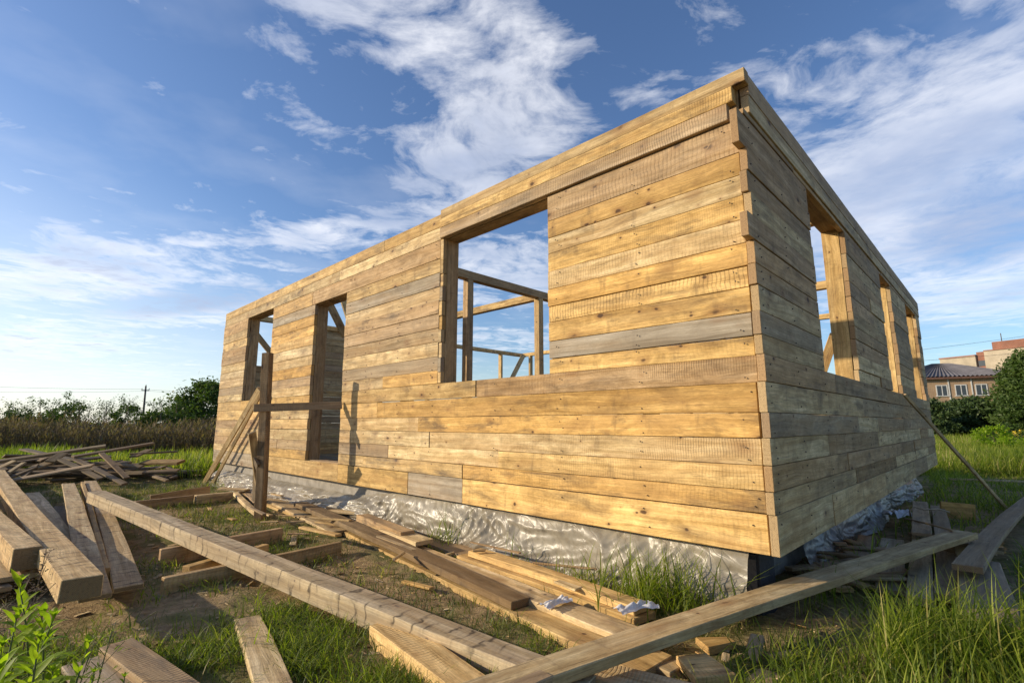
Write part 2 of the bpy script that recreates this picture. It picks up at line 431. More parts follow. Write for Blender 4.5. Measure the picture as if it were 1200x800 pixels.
# right wall (in shade): boards run past the corner and show their ragged ends
JUT = {16: -.13, 15: -.03, 11: -.02, 12: -.12, 10: -.03, 13: -.02, 14: -.04}
def endr(i): return JUT.get(i, -.022 + er.uniform(-.009, .007))
def tr_(i, s, rr):
    if s < 1.0: base = {0: .5, 1: .38, 2: .62, 3: .5, 4: .9, 5: .46, 6: .7, 7: .5, 8: .9, 9: .5, 10: .8, 11: .7, 12: .75, 13: .5, 14: .8, 15: .95, 16: .75}.get(i, .6)
    else: base = rr.choice([.5, .38, .62, .86, .46, .74, .95, .8])
    return (base if base != .95 else .7, rr.uniform(.0, .14))
o = wall('side_wall', PR, -D1, -.03, 8.65, ROWS + [3.02], RW, tr_, seed=21, endf=endr, lens=(.9, 2.8)); o['label'] = 'shaded side wall of greyer boards with ragged ends at the near corner'
mb = MB()
for (z0, z1, b0, tn, w_) in ((3.024, 3.145, .05, .5, .25), (3.148, 3.288, .052, .8, .3)):
    for a, b in ((b0, 3.3), (3.3, 6.2), (6.2, 8.66)):
        mb.plank(W(-.0325 - .002, a + .001, (z0 + z1) / 2), W(-.0325 - .002, b - .001, (z0 + z1) / 2), -D1, z1 - z0, .05 if z0 < 3.1 else .056, tn, w_)
mb.build('upper_boards', WOOD, house)
# end wall (far left), planked in part, framed in part
mb = MB(); rr = random.Random(31)
EW = [.39 + .145 * i for i in range(21)]
for i in range(20):
    z0, z1 = EW[i], EW[i + 1]
    spans = [(.05, 3.4)] if z0 < 2.15 else [(1.45, 3.4)]
    if z0 < 1.4: spans = [(.05, 3.4), (3.402, 8.6)]
    for a, b in spans:
        mb.plank(W(9.93, a, (z0 + z1) / 2), W(9.93, b, (z0 + z1) / 2), D1, z1 - z0 - .003, .045, rr.choice([.1, .3, .5, .62, .74]), .1 + .3 * rr.random())
mb.build('end_wall', WOOD, house)
# back wall, low planking between a few studs
mb = MB()
for i in range(20):
    z0, z1 = EW[i], EW[i + 1]
    spans = [(0., 9.9)] if z0 < 1.35 else []
    if 1.3 < z0 < 1.75: spans = [(.0, 1.0), (7.9, 9.2)]
    for a, b in spans:
        mb.plank(W(a, 8.63, (z0 + z1) / 2), W(b, 8.63, (z0 + z1) / 2), D2, z1 - z0 - .003, .045, rr.choice([.1, .3, .5, .62, .74]), .1 + .3 * rr.random())
mb.build('back_wall', WOOD, house)

def part(name, p0, p1, up, w, t, tone=.2, weather=.1, label=None, **k):
    mb = MB(); mb.plank(p0, p1, up, w, t, tone, weather, **k)
    o = mb.build(name, WOOD, house)
    if label: o['label'] = label
    return o
# studs behind the front wall
for a in (.12, .75, 3.7, 4.4, 6.5, 7.05, 9.3, 9.85):
    part('stud', W(a, .125, .40), W(a, .125, 3.2), -D2, .05, .15, R.choice([.2, .3, .5]))
for b in (.30, .9, 3.4, 4.0, 5.95, 6.4, 8.5):
    part('stud', W(.08, b, .40), W(.08, b, 3.2), -D1, .05, .15, R.choice([.2, .3, .5]))
part('corner_post', W(.075, .075, .40), W(.075, .075, 3.26), -D2, .14, .05, .62, .1)
# top plates
part('top_plate', W(.05, .125, 3.225), W(9.9, .125, 3.225), UP, .15, .07, .3)
part('top_plate', W(.08, .21, 3.225), W(.08, 8.55, 3.225), UP, .15, .07, .3)
part('top_plate', W(9.9, .21, 3.25), W(9.9, 8.72, 3.25), UP, .12, .10, .3)
part('top_plate', W(.16, 8.6, 3.25), W(9.83, 8.6, 3.25), UP, .12, .10, .2)
for b in (3.5, 4.9, 6.3, 7.6): part('stud', W(9.86, b, .40), W(9.86, b, 3.2), -D1, .07, .12, R.choice([.2, .3, .5]))
for a in (.7, 2.0, 3.5, 6.2, 8.2, 9.5): part('stud', W(a, 8.57, .40), W(a, 8.57, 3.2), -D2, .07, .12, R.choice([.2, .3, .5]))
part('brace', W(1.2, 8.50, 1.3), W(2.0, 8.50, 3.2), -D2, .10, .05, .12, label='lit diagonal brace seen through the nearest side window')
part('brace', W(9.2, 8.50, .9), W(8.3, 8.50, 3.0), -D2, .10, .05, .3)
part('brace', W(9.80, .25, 3.22), W(9.80, 1.35, 2.0), D1, .11, .05, .3)
part('brace', W(9.3, 2.05, 4.0), W(9.82, 2.75, 3.05), D1, .13, .05, .4)
part('brace', atd(381, 346, 8.7), atd(405, 394, 8.9), Vector((0, -1, 0)), .13, .05, .3, label='diagonal brace seen in the top of the doorway')
part('brace', atd(613, 417, 13.5), atd(599, 445, 13.2), Vector((0, -1, 0)), .12, .05, .3)
part('brace', atd(978, 392, 8.6), atd(961, 441, 8.5), Vector((-.4, -.9, 0)), .15, .06, .12)
# interior cross beams
part('interior_beam', W(4.44, .21, 3.24), W(4.44, 4.15, 3.24), UP, .12, .12, .7, .15)
part('interior_beam', W(4.50, 3.25, 3.24), W(9.85, 3.25, 3.24), UP, .12, .12, .2)
part('interior_beam', W(.16, 2.85, 3.24), W(1.15, 2.85, 3.24), UP, .10, .10, .15)
part('interior_beam', W(.16, 5.85, 3.24), W(3.2, 5.85, 3.24), UP, .12, .12, .15)
for (a, b) in ((4.44, 1.62), (4.44, 3.18), (4.44, 4.10), (1.10, 2.85), (3.15, 5.85)):
    part('interior_post', W(a, b, .47), W(a, b, 3.18), -D2, .11, .11, R.choice([.2, .3, .7]))
# opening frames: jambs, head and sill of each opening
def frame(name, P, inn, a0, a1, z0, z1, depth=.165, tones=(.62, .2, .5), t=.05, wt=.1):
    """P(s,z,d): d is the distance inward"""
    along = (P(1, 0, 0) - P(0, 0, 0)); mb = MB(); d0 = .048
    dc = d0 + depth / 2; h = t / 2; e = .004
    mb.plank(P(a0 - h + e, z0 - .05, dc), P(a0 - h + e, z1 + .05, dc), along, depth, t, tones[0], wt)
    mb.plank(P(a1 + h - e, z0 - .05, dc), P(a1 + h - e, z1 + .05, dc), -along, depth, t, tones[1], wt)
    mb.plank(P(a0 + e + .002, z1 + h - e, dc), P(a1 - e - .002, z1 + h - e, dc), UP, depth, t, tones[2], wt)
    mb.plank(P(a0 + e + .002, z0 - h + e, dc), P(a1 - e - .002, z0 - h + e, dc), UP, depth, t, tones[2], wt)
    return mb.build(name, WOOD, house)
PFd = lambda s, z, d: W(s, d, z)
PRd = lambda s, z, d: W(-.048 + d, s, z)
for kind, a, b, s0, s1 in FW:
    f = frame('door_frame' if kind == 'd' else 'window_frame', PFd, D2, a, b, s0, s1, tones=(.5, .66, .7), depth=.15)
for i_, (kind, a, b, s0, s1) in enumerate(RW):
    f = frame('window_frame', PRd, D1, a, b, s0, s1 + .02, tones=(.62, .22, .7), t=.055, depth=.15, wt=.0)
# nail heads on both outer walls, two to a board at each stud
NAIL = simple('rusty_nail', (.07, .05, .04), .6, .3)
def nails(P, out, xs, rows, ops, seed):
    rr = random.Random(seed); bm = bmesh.new(); q = out.to_track_quat('Z', 'Y').to_matrix().to_4x4()
    for x in xs:
        for z0, z1 in zip(rows, rows[1:]):
            if any(a - .02 < x < b + .02 and s0 < z1 - .02 and s1 > z0 + .02 for _, a, b, s0, s1 in ops): continue
            for f in (.25, .75):
                if rr.random() < .38: continue
                c = P(x + rr.uniform(-.03, .03), z0 + (z1 - z0) * (f + rr.uniform(-.12, .12))) + out * .0075
                bmesh.ops.create_cone(bm, cap_ends=True, segments=7, radius1=.0045, radius2=.0035, depth=.006, matrix=Matrix.Translation(c) @ q)
    o = bm_obj('nail_heads', bm, NAIL, house); o['kind'] = 'stuff'
nails(PF, -D2, (.07, .75, 1.45, 2.2, 3.08), ROWS, FW, 1)
nails(PF, -D2, (3.7, 4.4, 4.88, 6.5, 7.05, 8.75, 9.3, 9.85), LEFTROWS, FW, 2)
nails(PR, -D1, (.03, .60, 1.25, 2.0, 2.78, 3.4, 4.0, 4.6, 5.5, 5.95, 6.7, 7.5, 8.4), ROWS, RW, 3)
# floor deck inside and plinth under the walls
mb = MB()
for i in range(43):
    mb.plank(W(.10, .17 + .196 * i, .425), W(9.8, .17 + .196 * i, .425), UP, .19, .04, None, .2, segs=2)
mb.build('floor_deck', WOODW, house)
concrete = simple('concrete', (.30, .275, .235), .9, .25, 9., .2, .01)
bm = bmesh.new()
fr = lambda p: W(p.x, p.y, p.z)
box_bm(bm, (.34, .10, -.15), (9.82, .42, .375), fr); box_bm(bm, (.34, .421, -.15), (.66, 8.2, .375), fr)
box_bm(bm, (9.5, .421, -.15), (9.82, 8.2, .375), fr); box_bm(bm, (.661, 8.2, -.15), (9.499, 8.5, .375), fr)
bm_obj('foundation', bm, concrete, house)
dark = simple('near_black_block', (.04, .04, .045), .8, .3, 8., .2, .02)  # near-black colour stands in for the dark recess and dark blue bag here
bm = bmesh.new(); box_bm(bm, (.13, .16, -.1), (.32, .44, .36), fr); bmesh.ops.bevel(bm, geom=bm.edges[:], offset=.015, segments=2, affect='EDGES')
bm_obj('corner_block', bm, dark, house)['label'] = 'near black block for the dark recess under the near corner'

# ------------------------------------------------------------------ plastic film
def film_mat(name, tint, tr=.25):
    m, nt = new_mat(name); k = NT(nt); P = k.n('ShaderNodeTexCoord').outputs['Object']
    n = k.noise(P, 2.2, 4, .55); n2 = k.noise(P, 16., 4, .6)
    col = k.mix(k.mr(n, .4, .7), tint, tuple(c * .6 for c in tint))
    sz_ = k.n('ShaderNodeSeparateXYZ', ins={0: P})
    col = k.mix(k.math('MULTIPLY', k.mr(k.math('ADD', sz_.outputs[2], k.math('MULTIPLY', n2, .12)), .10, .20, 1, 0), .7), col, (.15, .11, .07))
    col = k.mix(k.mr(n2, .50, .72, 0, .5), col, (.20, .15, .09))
    wv = k.vm('ADD', P, k.vm('MULTIPLY', k.vm('SUBTRACT', k.noise(P, 2.5, 2, .5, 0, 1), (.5, .5, .5)), (.5, .5, .5)))
    wv = k.vm('MULTIPLY', k.vm('ADD', wv, k.vm('MULTIPLY', k.vec(sz_.outputs[2], sz_.outputs[2], 0), (.8, -.5, 0))), (1., 1., .55))
    def facet(sc, amt):
        c_ = k.n('ShaderNodeTexVoronoi', feature='F1', ins={'Vector': wv, 'Scale': sc}).outputs['Color']
        return k.vm('MULTIPLY', k.vm('SUBTRACT', c_, (.5, .5, .5)), (amt, amt, amt))
    v1 = k.n('ShaderNodeTexVoronoi', feature='DISTANCE_TO_EDGE', ins={'Vector': wv, 'Scale': 7.0}).outputs['Distance']
    N_ = k.bump(k.mr(v1, 0., .05), .2, .006)
    N_ = k.vm('NORMALIZE', k.vm('ADD', N_, k.vm('ADD', facet(9., .07), facet(26., .16))))
    s1 = k.bsdf(col, .35, N_, .40)
    t = k.n('ShaderNodeBsdfTransparent', ins={0: (.9, .88, .84)})
    mx = k.n('ShaderNodeMixShader', ins={0: tr, 1: s1, 2: t.outputs[0]})
    k.out(mx.outputs[0]); return m
FILM = film_mat('clear_film', (.40, .355, .27), .28)
FILMB = film_mat('blue_film', (.36, .35, .34), .25)
def ridg(x): return 1 - abs(2 * (x - math.floor(x)) - 1)
def film(name, P, L0, L1, label, mat, top=.385, prof=None, n=None):
    n = n or int((L1 - L0) / .012); mrows = 36
    vs = []; fs = []
    for i in range(n + 1):
        s = L0 + (L1 - L0) * i / n
        for j in range(mrows + 1):
            q = j / mrows
            tz, bo = prof(s)
            z = tz * (1 - q) - .01 * q
            f1 = mn.noise(Vector((s * 1.6 + q * 1.3, q * 1.4, 3.1))) * .06
            wx = mn.noise(Vector((s * 1.3, q * 1.5, 9.))) * 1.2
            c1 = abs(mn.noise(Vector(((s * 1.7 + q * 1.6 + wx) * 1.5, q * .7 - s * .5, 5.))))
            c2 = abs(mn.noise(Vector(((s * 2.0 - q * 1.0 + wx) * 3.1, q * 1.9 + s, 15.))))
            c3 = abs(mn.noise(Vector((s * 17. + q * 3., q * 6. + s * 3., 25.))))
            hz = abs(mn.noise(Vector((s * 2.2, z * 26. + s * .4 + wx, 7.))))
            hor = min(1, max(0, (s - 3.6) / 1.0))
            d = bo * q ** .8 + (f1 + (.5 - c1) * .06 * (1 - hor * .6) + (.4 - c2) * .035 + (.4 - c3) * .010 + (.4 - hz) * .06 * hor) * min(1, q * 4 + .15)
            vs.append(P(s, z + mn.noise(Vector((s * 4, q * 3, 1))) * .015 * (1 - q), -max(-.03, d)))
    for i in range(n):
        for j in range(mrows):
            a = i * (mrows + 1) + j; fs.append((a, a + 1, a + mrows + 2, a + mrows + 1))
    me = bpy.data.meshes.new(name); me.from_pydata([tuple(v) for v in vs], [], fs)
    me.polygons.foreach_set('use_smooth', [True] * len(fs)); me.materials.append(mat)
    o = link(name, me); tag(o, label, 'plastic film'); return o
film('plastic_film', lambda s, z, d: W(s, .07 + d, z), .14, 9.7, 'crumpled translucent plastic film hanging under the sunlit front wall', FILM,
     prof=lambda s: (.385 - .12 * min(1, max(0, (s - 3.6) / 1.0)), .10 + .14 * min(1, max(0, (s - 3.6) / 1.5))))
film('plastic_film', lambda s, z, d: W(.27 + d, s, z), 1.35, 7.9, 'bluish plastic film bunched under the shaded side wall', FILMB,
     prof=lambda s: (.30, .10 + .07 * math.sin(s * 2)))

# ================================================================== LOOSE TIMBER
RECTS = []      # footprints, so that grass does not grow through boards
def reg(p, q, w): RECTS.append((p.x, p.y, q.x, q.y, w / 2))
def board(name, label, cat, p, q, w, t, tone=None, weather=.15, mat=None, group=None, up=UP, keep=True, **k):
    mb = MB(); p = Vector(p); q = Vector(q)
    ax = (q - p).normalized(); nn = (up - ax * up.dot(ax)).normalized()
    off = nn * (-t / 2)
    k.setdefault('wav', .0022); LL_ = (q - p).length; k.setdefault('twist', R.uniform(-.05, .05)); k.setdefault('sag', R.uniform(-.003, .006) * LL_); k.setdefault('bow', R.uniform(-.006, .006) * LL_); k.setdefault('skew', R.uniform(-.12, .12))
    mb.plank(p + off, q + off, up, w, t, tone, weather, **k)
    o = mb.build(name, mat or WOOD, None, .004)
    # origin at the middle of the piece
    mid = (p + q) / 2; mid.z = min(p.z, q.z) - t
    o.data.transform(Matrix.Translation(-mid)); o.location = mid
    tag(o, label, cat, group)
    if keep and max(p.z, q.z) < .6: reg(p, q, w)
    return o
def bpx(name, label, cat, e1, e2, w, t, **k):
    return board(name, label, cat, at(*e1), at(*e2), w, t, **k)

# big crossing pieces
bpx('squared_beam', 'long weathered squared beam with dark saw scars lying diagonally across the yard', 'beam', (113, 575, .37), (690, 800, .11), .15, .115, tone=.46, weather=.5, mat=WOODB, segs=14, wav=.003)
bpx('long_plank', 'long clean plank reaching from the beam end past the near corner to the dark boards', 'plank', (545, 812, .17), (1131, 622, .26), .155, .045, tone=.5, weather=.0, segs=12)
bpx('short_plank', 'short brown offcut resting on the lower end of the long clean plank', 'plank', (640, 787, .19), (560, 822, .20), .07, .035, tone=.66, weather=.3)
# left stack
bpx('squared_beam', 'leftmost thick squared beam of the stack, ending above the broad shaded plank', 'beam', (33, 641, .31), (-60, 545, .34), .135, .14, tone=.36, weather=.0, mat=WOODB, wav=.003)
bpx('squared_beam', 'thick squared beam with dark end face and cross cuts, second from the left', 'beam', (97, 676, .30), (-3, 549, .30), .175, .115, tone=.36, weather=.0, mat=WOODB, wav=.004, segs=14)
bpx('broad_plank', 'broad plank under the leftmost squared beam', 'plank', (20, 674, .14), (-90, 590, .14), .24, .03, tone=.38, weather=.2)
bpx('broad_plank', 'grey edged plank lying below the leftmost beams at the photo edge', 'plank', (-12, 690, .10), (-120, 600, .10), .20, .03, tone=.6, weather=.35)
bpx('broad_plank', 'pale plank just right of the thick beam, its end below the dark end face', 'plank', (112, 697, .15), (80, 566, .20), .15, .028, tone=.46, weather=.1, mat=WOODB)
bpx('short_plank', 'short plank showing its pointed end behind the thick beam', 'plank', (37, 577, .12), (85, 652, .10), .17, .028, tone=.42, weather=.25)
bpx('narrow_plank', 'narrow plank on edge between the two pale flat planks', 'plank', (97, 564, .22), (124, 665, .15), .045, .11, tone=.14, weather=.15)
bpx('broad_plank', 'knotty flat plank at the right of the stack, running under the diagonal beam end', 'plank', (106, 563, .20), (151, 686, .12), .15, .03, tone=.36, weather=.1, mat=WOODB)
bpx('broad_plank', 'dark plank lying flat in the shade between the pointed plank and the pale plank', 'plank', (76, 592, .04), (92, 660, .04), .22, .025, tone=.7, weather=.5, mat=WOODS)
bpx('short_plank', 'brown plank in the foreground grass with its far end rounded', 'plank', (136, 752, .11), (222, 812, .09), .13, .04, tone=.62, weather=.3)
bpx('short_plank', 'grey plank beside the brown one at the lower photo edge', 'plank', (100, 772, .07), (150, 835, .07), .16, .03, tone=.8, weather=.5, mat=WOODW)
bpx('short_plank', 'pale short board standing out alone in the foreground grass below the diagonal beam', 'plank', (290, 722, .05), (325, 812, .07), .135, .03, tone=.5, weather=.15)
bpx('squared_beam', 'rough bright beam wedged under the lower half of the diagonal beam', 'beam', (452, 727, .10), (600, 835, .11), .17, .10, tone=.26, weather=.0, wav=.005)
# blocks under the diagonal beam
bpx('timber_block', 'nearest of the joists lying crosswise under the diagonal beam', 'joist', (191, 676, .125), (399, 634, .125), .055, .145, tone=.3, weather=.1)
bpx('timber_block', 'short middle joist crosswise under the diagonal beam', 'joist', (218, 663, .105), (312, 637, .105), .07, .10, tone=.16, weather=.08)
bpx('timber_block', 'rearmost dark ended joist crosswise under the diagonal beam', 'joist', (188, 643, .13), (330, 618, .13), .055, .15, tone=.7, weather=.12)
bpx('timber_block', 'thin lath leaning against the rearmost crosswise joist', 'lath', (262, 632, .10), (322, 622, .10), .035, .09, tone=.3, weather=.05)
bpx('timber_block', 'left piece of the joists lying behind the top of the diagonal beam', 'joist', (158, 587, .12), (226, 580, .12), .06, .12, tone=.62, weather=.1)
bpx('timber_block', 'right piece of the joists behind the diagonal beam, ending by the post foot', 'joist', (229, 580, .12), (272, 576, .12), .10, .12, tone=.5, weather=.1)
bpx('broad_plank', 'smooth plank tilted on edge on the joists behind the diagonal beam', 'plank', (176, 580, .13), (246, 569, .20), .03, .15, tone=.62, weather=.05)
# timber walkway along the front wall
bpx('broad_plank', 'broad flat board nearest the post in the strip of boards along the wall', 'board', (322, 583, .07), (402, 621, .06), .26, .03, tone=.4, weather=.15)
bpx('broad_plank', 'flat bright board under the first boards by the post foot', 'board', (290, 575, .05), (372, 606, .04), .28, .03, tone=.22, weather=.1)
bpx('long_plank', 'long mud stained board in the strip along the front wall', 'board', (352, 588, .14), (611, 702, .09), .15, .045, tone=.62, weather=.05, mat=WOODS, segs=12)
bpx('long_plank', 'long bright edged board at the yard side of the strip of boards', 'board', (398, 612, .05), (770, 778, .05), .25, .045, tone=.2, weather=.05, segs=14)
bpx('long_plank', 'long flat board in the middle of the strip with film scrap on it', 'board', (372, 597, .10), (770, 752, .075), .17, .04, tone=.42, weather=.15, segs=14)
bpx('broad_plank', 'wide stained board at the wall side of the strip', 'board', (430, 603, .06), (640, 677, .05), .24, .03, tone=.7, weather=.2)
bpx('long_plank', 'upper of the two planks stacked beside the plastic film', 'plank', (556, 643, .125), (752, 708, .12), .13, .045, tone=.2, weather=.08, segs=8)
bpx('long_plank', 'lower of the two planks stacked beside the plastic film', 'plank', (546, 648, .075), (756, 720, .072), .19, .04, tone=.14, weather=.08, segs=8)
bpx('short_plank', 'short pale board lying on the strip in front of the grass tuft', 'board', (454, 618, .15), (498, 633, .15), .17, .035, tone=.5, weather=.05)
bpx('timber_block', 'thick brown offcut behind the short pale board on the strip', 'offcut', (425, 602, .17), (478, 622, .18), .13, .07, tone=.66, weather=.1)
bpx('short_plank', 'thin light board lying across the strip by the white folds of film', 'board', (385, 596, .12), (440, 600, .12), .15, .03, tone=.46, weather=.1)
# pieces lower centre
bpx('broad_plank', 'flat board end in the shade of the long clean plank at the bottom edge', 'board', (672, 776, .08), (812, 812, .07), .17, .04, tone=.42, weather=.2)
bpx('timber_block', 'split log half lying beyond the long clean plank', 'offcut', (737, 758, .05), (795, 782, .04), .12, .035, tone=.4, weather=.2, wav=.006)
bpx('timber_block', 'pale square offcut near the bottom edge right of the split log half', 'offcut', (803, 780, .07), (845, 776, .07), .20, .045, tone=.24, weather=.05, wav=.004)
bpx('timber_block', 'bright wedge of board between the long clean plank and the tall grass', 'offcut', (822, 752, .055), (858, 748, .055), .13, .035, tone=.12, weather=.0, wav=.004, tip=.5)
bpx('wood_chunk', 'dark upright chip of wood at the edge of the tall grass', 'wood chunk', (887, 742, .10), (880, 772, .03), .07, .03, tone=.62, weather=.3, wav=.006)
bpx('wood_chunk', 'light chip of wood in the straw by the tall grass', 'wood chunk', (905, 770, .03), (938, 762, .03), .06, .02, tone=.3, weather=.1, wav=.006)
bpx('wood_chunk', 'pinkish piece of board in the straw at the bottom edge', 'wood chunk', (905, 786, .03), (885, 800, .03), .10, .02, tone=.5, weather=.1, wav=.005)

# right side, shaded boards
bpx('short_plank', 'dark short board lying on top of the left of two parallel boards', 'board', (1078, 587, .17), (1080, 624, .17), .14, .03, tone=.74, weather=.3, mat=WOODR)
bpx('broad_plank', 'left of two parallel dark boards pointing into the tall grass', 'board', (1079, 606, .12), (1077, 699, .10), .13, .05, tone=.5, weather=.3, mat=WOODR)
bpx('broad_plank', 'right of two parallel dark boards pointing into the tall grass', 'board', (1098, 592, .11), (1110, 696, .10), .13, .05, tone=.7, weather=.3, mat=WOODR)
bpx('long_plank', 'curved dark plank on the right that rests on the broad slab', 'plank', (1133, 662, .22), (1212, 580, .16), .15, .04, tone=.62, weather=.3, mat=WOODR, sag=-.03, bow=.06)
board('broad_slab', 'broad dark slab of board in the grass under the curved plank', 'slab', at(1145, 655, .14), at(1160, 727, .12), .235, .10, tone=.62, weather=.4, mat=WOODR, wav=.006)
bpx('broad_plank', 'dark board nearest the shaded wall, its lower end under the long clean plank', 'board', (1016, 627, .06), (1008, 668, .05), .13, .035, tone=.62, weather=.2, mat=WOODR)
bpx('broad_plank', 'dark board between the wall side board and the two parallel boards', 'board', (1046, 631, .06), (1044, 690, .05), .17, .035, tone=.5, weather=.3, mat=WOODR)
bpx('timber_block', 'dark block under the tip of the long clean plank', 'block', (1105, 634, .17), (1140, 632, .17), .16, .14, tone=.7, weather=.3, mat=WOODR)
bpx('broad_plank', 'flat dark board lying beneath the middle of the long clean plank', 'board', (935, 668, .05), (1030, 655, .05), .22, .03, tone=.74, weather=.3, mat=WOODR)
p = at(1122, 607, 0)
board('plywood_offcut', 'orange offcut of board standing on edge behind the dark boards', 'offcut', p + Vector((-.16, .02, .19)), p + Vector((.14, -.10, .17)), .03, .18, tone=.02, weather=0., mat=WOOD)
bpx('lath', 'long lath lying flat at the edge of the sunlit field', 'lath', (1103, 560, .10), (1215, 564, .10), .05, .03, tone=.5, weather=.2)
bpx('wood_chunk', 'tiny light chip of wood beside the curved dark plank', 'wood chunk', (1163, 645, .03), (1175, 646, .03), .05, .02, tone=.5, weather=.2)
# leaning pole on the shaded wall
g0 = at(1182, 597, 0)
POLEM = wood_mat('peeled_pole', gray=.15, dark=.8)
mbp = W(-.10, 5.15, 1.47)
def pole_board(name, label, p, q, w, t, tone, weather, mat=WOOD, cat='pole', up=None, group=None, **k):
    k.setdefault('bow', 0.); k.setdefault('twist', 0.); k.setdefault('sag', 0.)
    d = (q - p).normalized(); u = up or (Vector((0, -1, 0)) - d * Vector((0, -1, 0)).dot(d)).normalized()
    return board(name, label, cat, p, q, w, t, tone=tone, weather=weather, mat=mat, up=u, keep=False, group=group, **k)
pole_board('leaning_pole', 'thin pole leaning from the grass against the shaded side wall', g0, mbp, .036, .036, .5, .0, WOOD)

# post and props by the front wall
PD = 6.0
pb = Vector((atd(303, 590, PD).x, PD, 0)); pt = Vector((atd(311, 413, PD).x, PD, atd(311, 413, PD).z))
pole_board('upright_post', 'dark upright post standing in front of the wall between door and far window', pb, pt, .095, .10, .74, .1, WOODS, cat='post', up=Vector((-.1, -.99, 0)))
hl = pt.copy(); zl = atd(298, 478, PD - .05).z
pole_board('cross_board', 'horizontal board nailed across the upright post and the door opening', Vector((atd(297, 478, PD - .08).x, PD - .08, zl)), W(4.88, -.03, zl + .045), .09, .03, .66, .2, WOODW, cat='board', up=Vector((-.3, -.95, 0)))
pole_board('short_prop', 'short light prop board leaning on the foot of the upright post', at(309, 600, 0), Vector((atd(297, 507, PD - .1).x, PD - .12, atd(297, 507, PD - .1).z)), .09, .03, .5, .1, WOODW, cat='prop', up=Vector((.75, -.66, 0)))
pole_board('short_prop', 'short dark prop board leaning behind the light one at the post foot', at(297, 590, 0), Vector((atd(302, 540, PD).x, PD - .05, atd(302, 540, PD).z)), .10, .03, .9, .4, WOODS, cat='prop', up=Vector((-.2, -.98, 0)))
pole_board('leaning_pole', 'left of two light laths leaning on the wall below the far window', at(238, 567, 0), atd(303, 456, 7.95), .085, .035, .5, .05, WOOD, cat='lath')
pole_board('leaning_pole', 'right of two light laths leaning on the wall below the far window', at(247, 569, 0), atd(305, 461, 7.9), .055, .035, .42, .05, WOOD, cat='lath')
bpx('narrow_plank', 'left of two narrow boards on the ground at the post foot', 'board', (276, 576, .07), (303, 600, .06), .07, .05, tone=.5, weather=.2)
bpx('narrow_plank', 'right of two narrow boards on the ground at the post foot', 'board', (282, 571, .05), (302, 588, .05), .10, .03, tone=.66, weather=.3)
pA = at(326, 580, .06); pB = pA + Vector((-.35, .45, .22))
board('timber_block', 'thick offcut tilted up against the film just right of the post', 'offcut', pB, pA, .16, .11, tone=.42, weather=.1, keep=False)
bpx('broad_plank', 'pale board end in the grass left of the leaning laths', 'board', (222, 556, .05), (262, 557, .05), .14, .03, tone=.5, weather=.1)
bpx('broad_plank', 'broad plank lying behind the post foot toward the film', 'board', (262, 566, .05), (300, 570, .08), .22, .03, tone=.46, weather=.1)
bpx('short_plank', 'short board at the left of the post foot on the joist end', 'board', (258, 571, .12), (290, 573, .10), .14, .03, tone=.5, weather=.1)

# scrap pile: explicit upper boards with their own look, then the jumble below
GP = 'boards in the scrap pile'
def scrap(a, b, Da, Db, w, t, tone, weather=.2, label=None, mat=None, roll=0.):
    p = atd(a[0], a[1], Da); q = atd(b[0], b[1], Db)
    p.z = max(p.z, t + .01); q.z = max(q.z, t + .01)
    up = Vector((math.sin(roll), -.3, 1)).normalized()
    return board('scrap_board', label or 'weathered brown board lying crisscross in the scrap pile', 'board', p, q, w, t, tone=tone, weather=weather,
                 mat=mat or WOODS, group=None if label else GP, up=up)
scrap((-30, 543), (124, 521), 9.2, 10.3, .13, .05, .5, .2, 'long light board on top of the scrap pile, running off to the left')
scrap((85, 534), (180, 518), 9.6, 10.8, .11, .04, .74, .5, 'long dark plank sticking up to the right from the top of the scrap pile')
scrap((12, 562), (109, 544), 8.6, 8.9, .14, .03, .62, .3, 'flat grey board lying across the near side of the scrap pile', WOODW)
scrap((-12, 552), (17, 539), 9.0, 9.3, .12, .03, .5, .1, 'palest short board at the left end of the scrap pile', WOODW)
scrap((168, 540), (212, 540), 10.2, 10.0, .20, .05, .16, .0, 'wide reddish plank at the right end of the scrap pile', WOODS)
scrap((156, 534), (175, 526), 10.3, 10.8, .16, .03, .6, .3, 'small plank tilted up near the right end of the scrap pile')
for (a, b, da, db, w, tn) in [((5, 556), (28, 541), 8.9, 9.2, .10, .5), ((8, 560), (42, 546), 8.8, 9.2, .09, .62), ((22, 562), (42, 544), 8.8, 9.3, .10, .74),
        ((70, 537), (118, 560), 9.5, 8.9, .09, .86), ((88, 537), (146, 566), 9.6, 8.7, .09, .8), ((119, 530), (149, 559), 9.8, 9.0, .09, .74),
        ((120, 541), (166, 546), 9.7, 9.7, .12, .3), ((168, 552), (209, 550), 9.6, 9.7, .14, .62), ((152, 531), (208, 528), 10.4, 10.8, .05, .62),
        ((180, 557), (196, 562), 9.2, 8.9, .06, .38), ((38, 548), (58, 541), 9.2, 9.5, .18, .2), ((58, 540), (74, 530), 9.4, 9.8, .16, .26), ((122, 547), (150, 540), 9.5, 9.9, .22, .62),
        ((30, 536), (75, 528), 9.7, 10., .14, .7), ((66, 549), (112, 549), 9.1, 9.2, .12, .8), ((-10, 565), (20, 556), 8.7, 9.0, .10, .6), ((-25, 560), (8, 548), 8.8, 9.1, .14, .7)]:
    scrap(a, b, da, db, w, .03, tn, .3, roll=R.uniform(-.25, .25))
rr = random.Random(77)
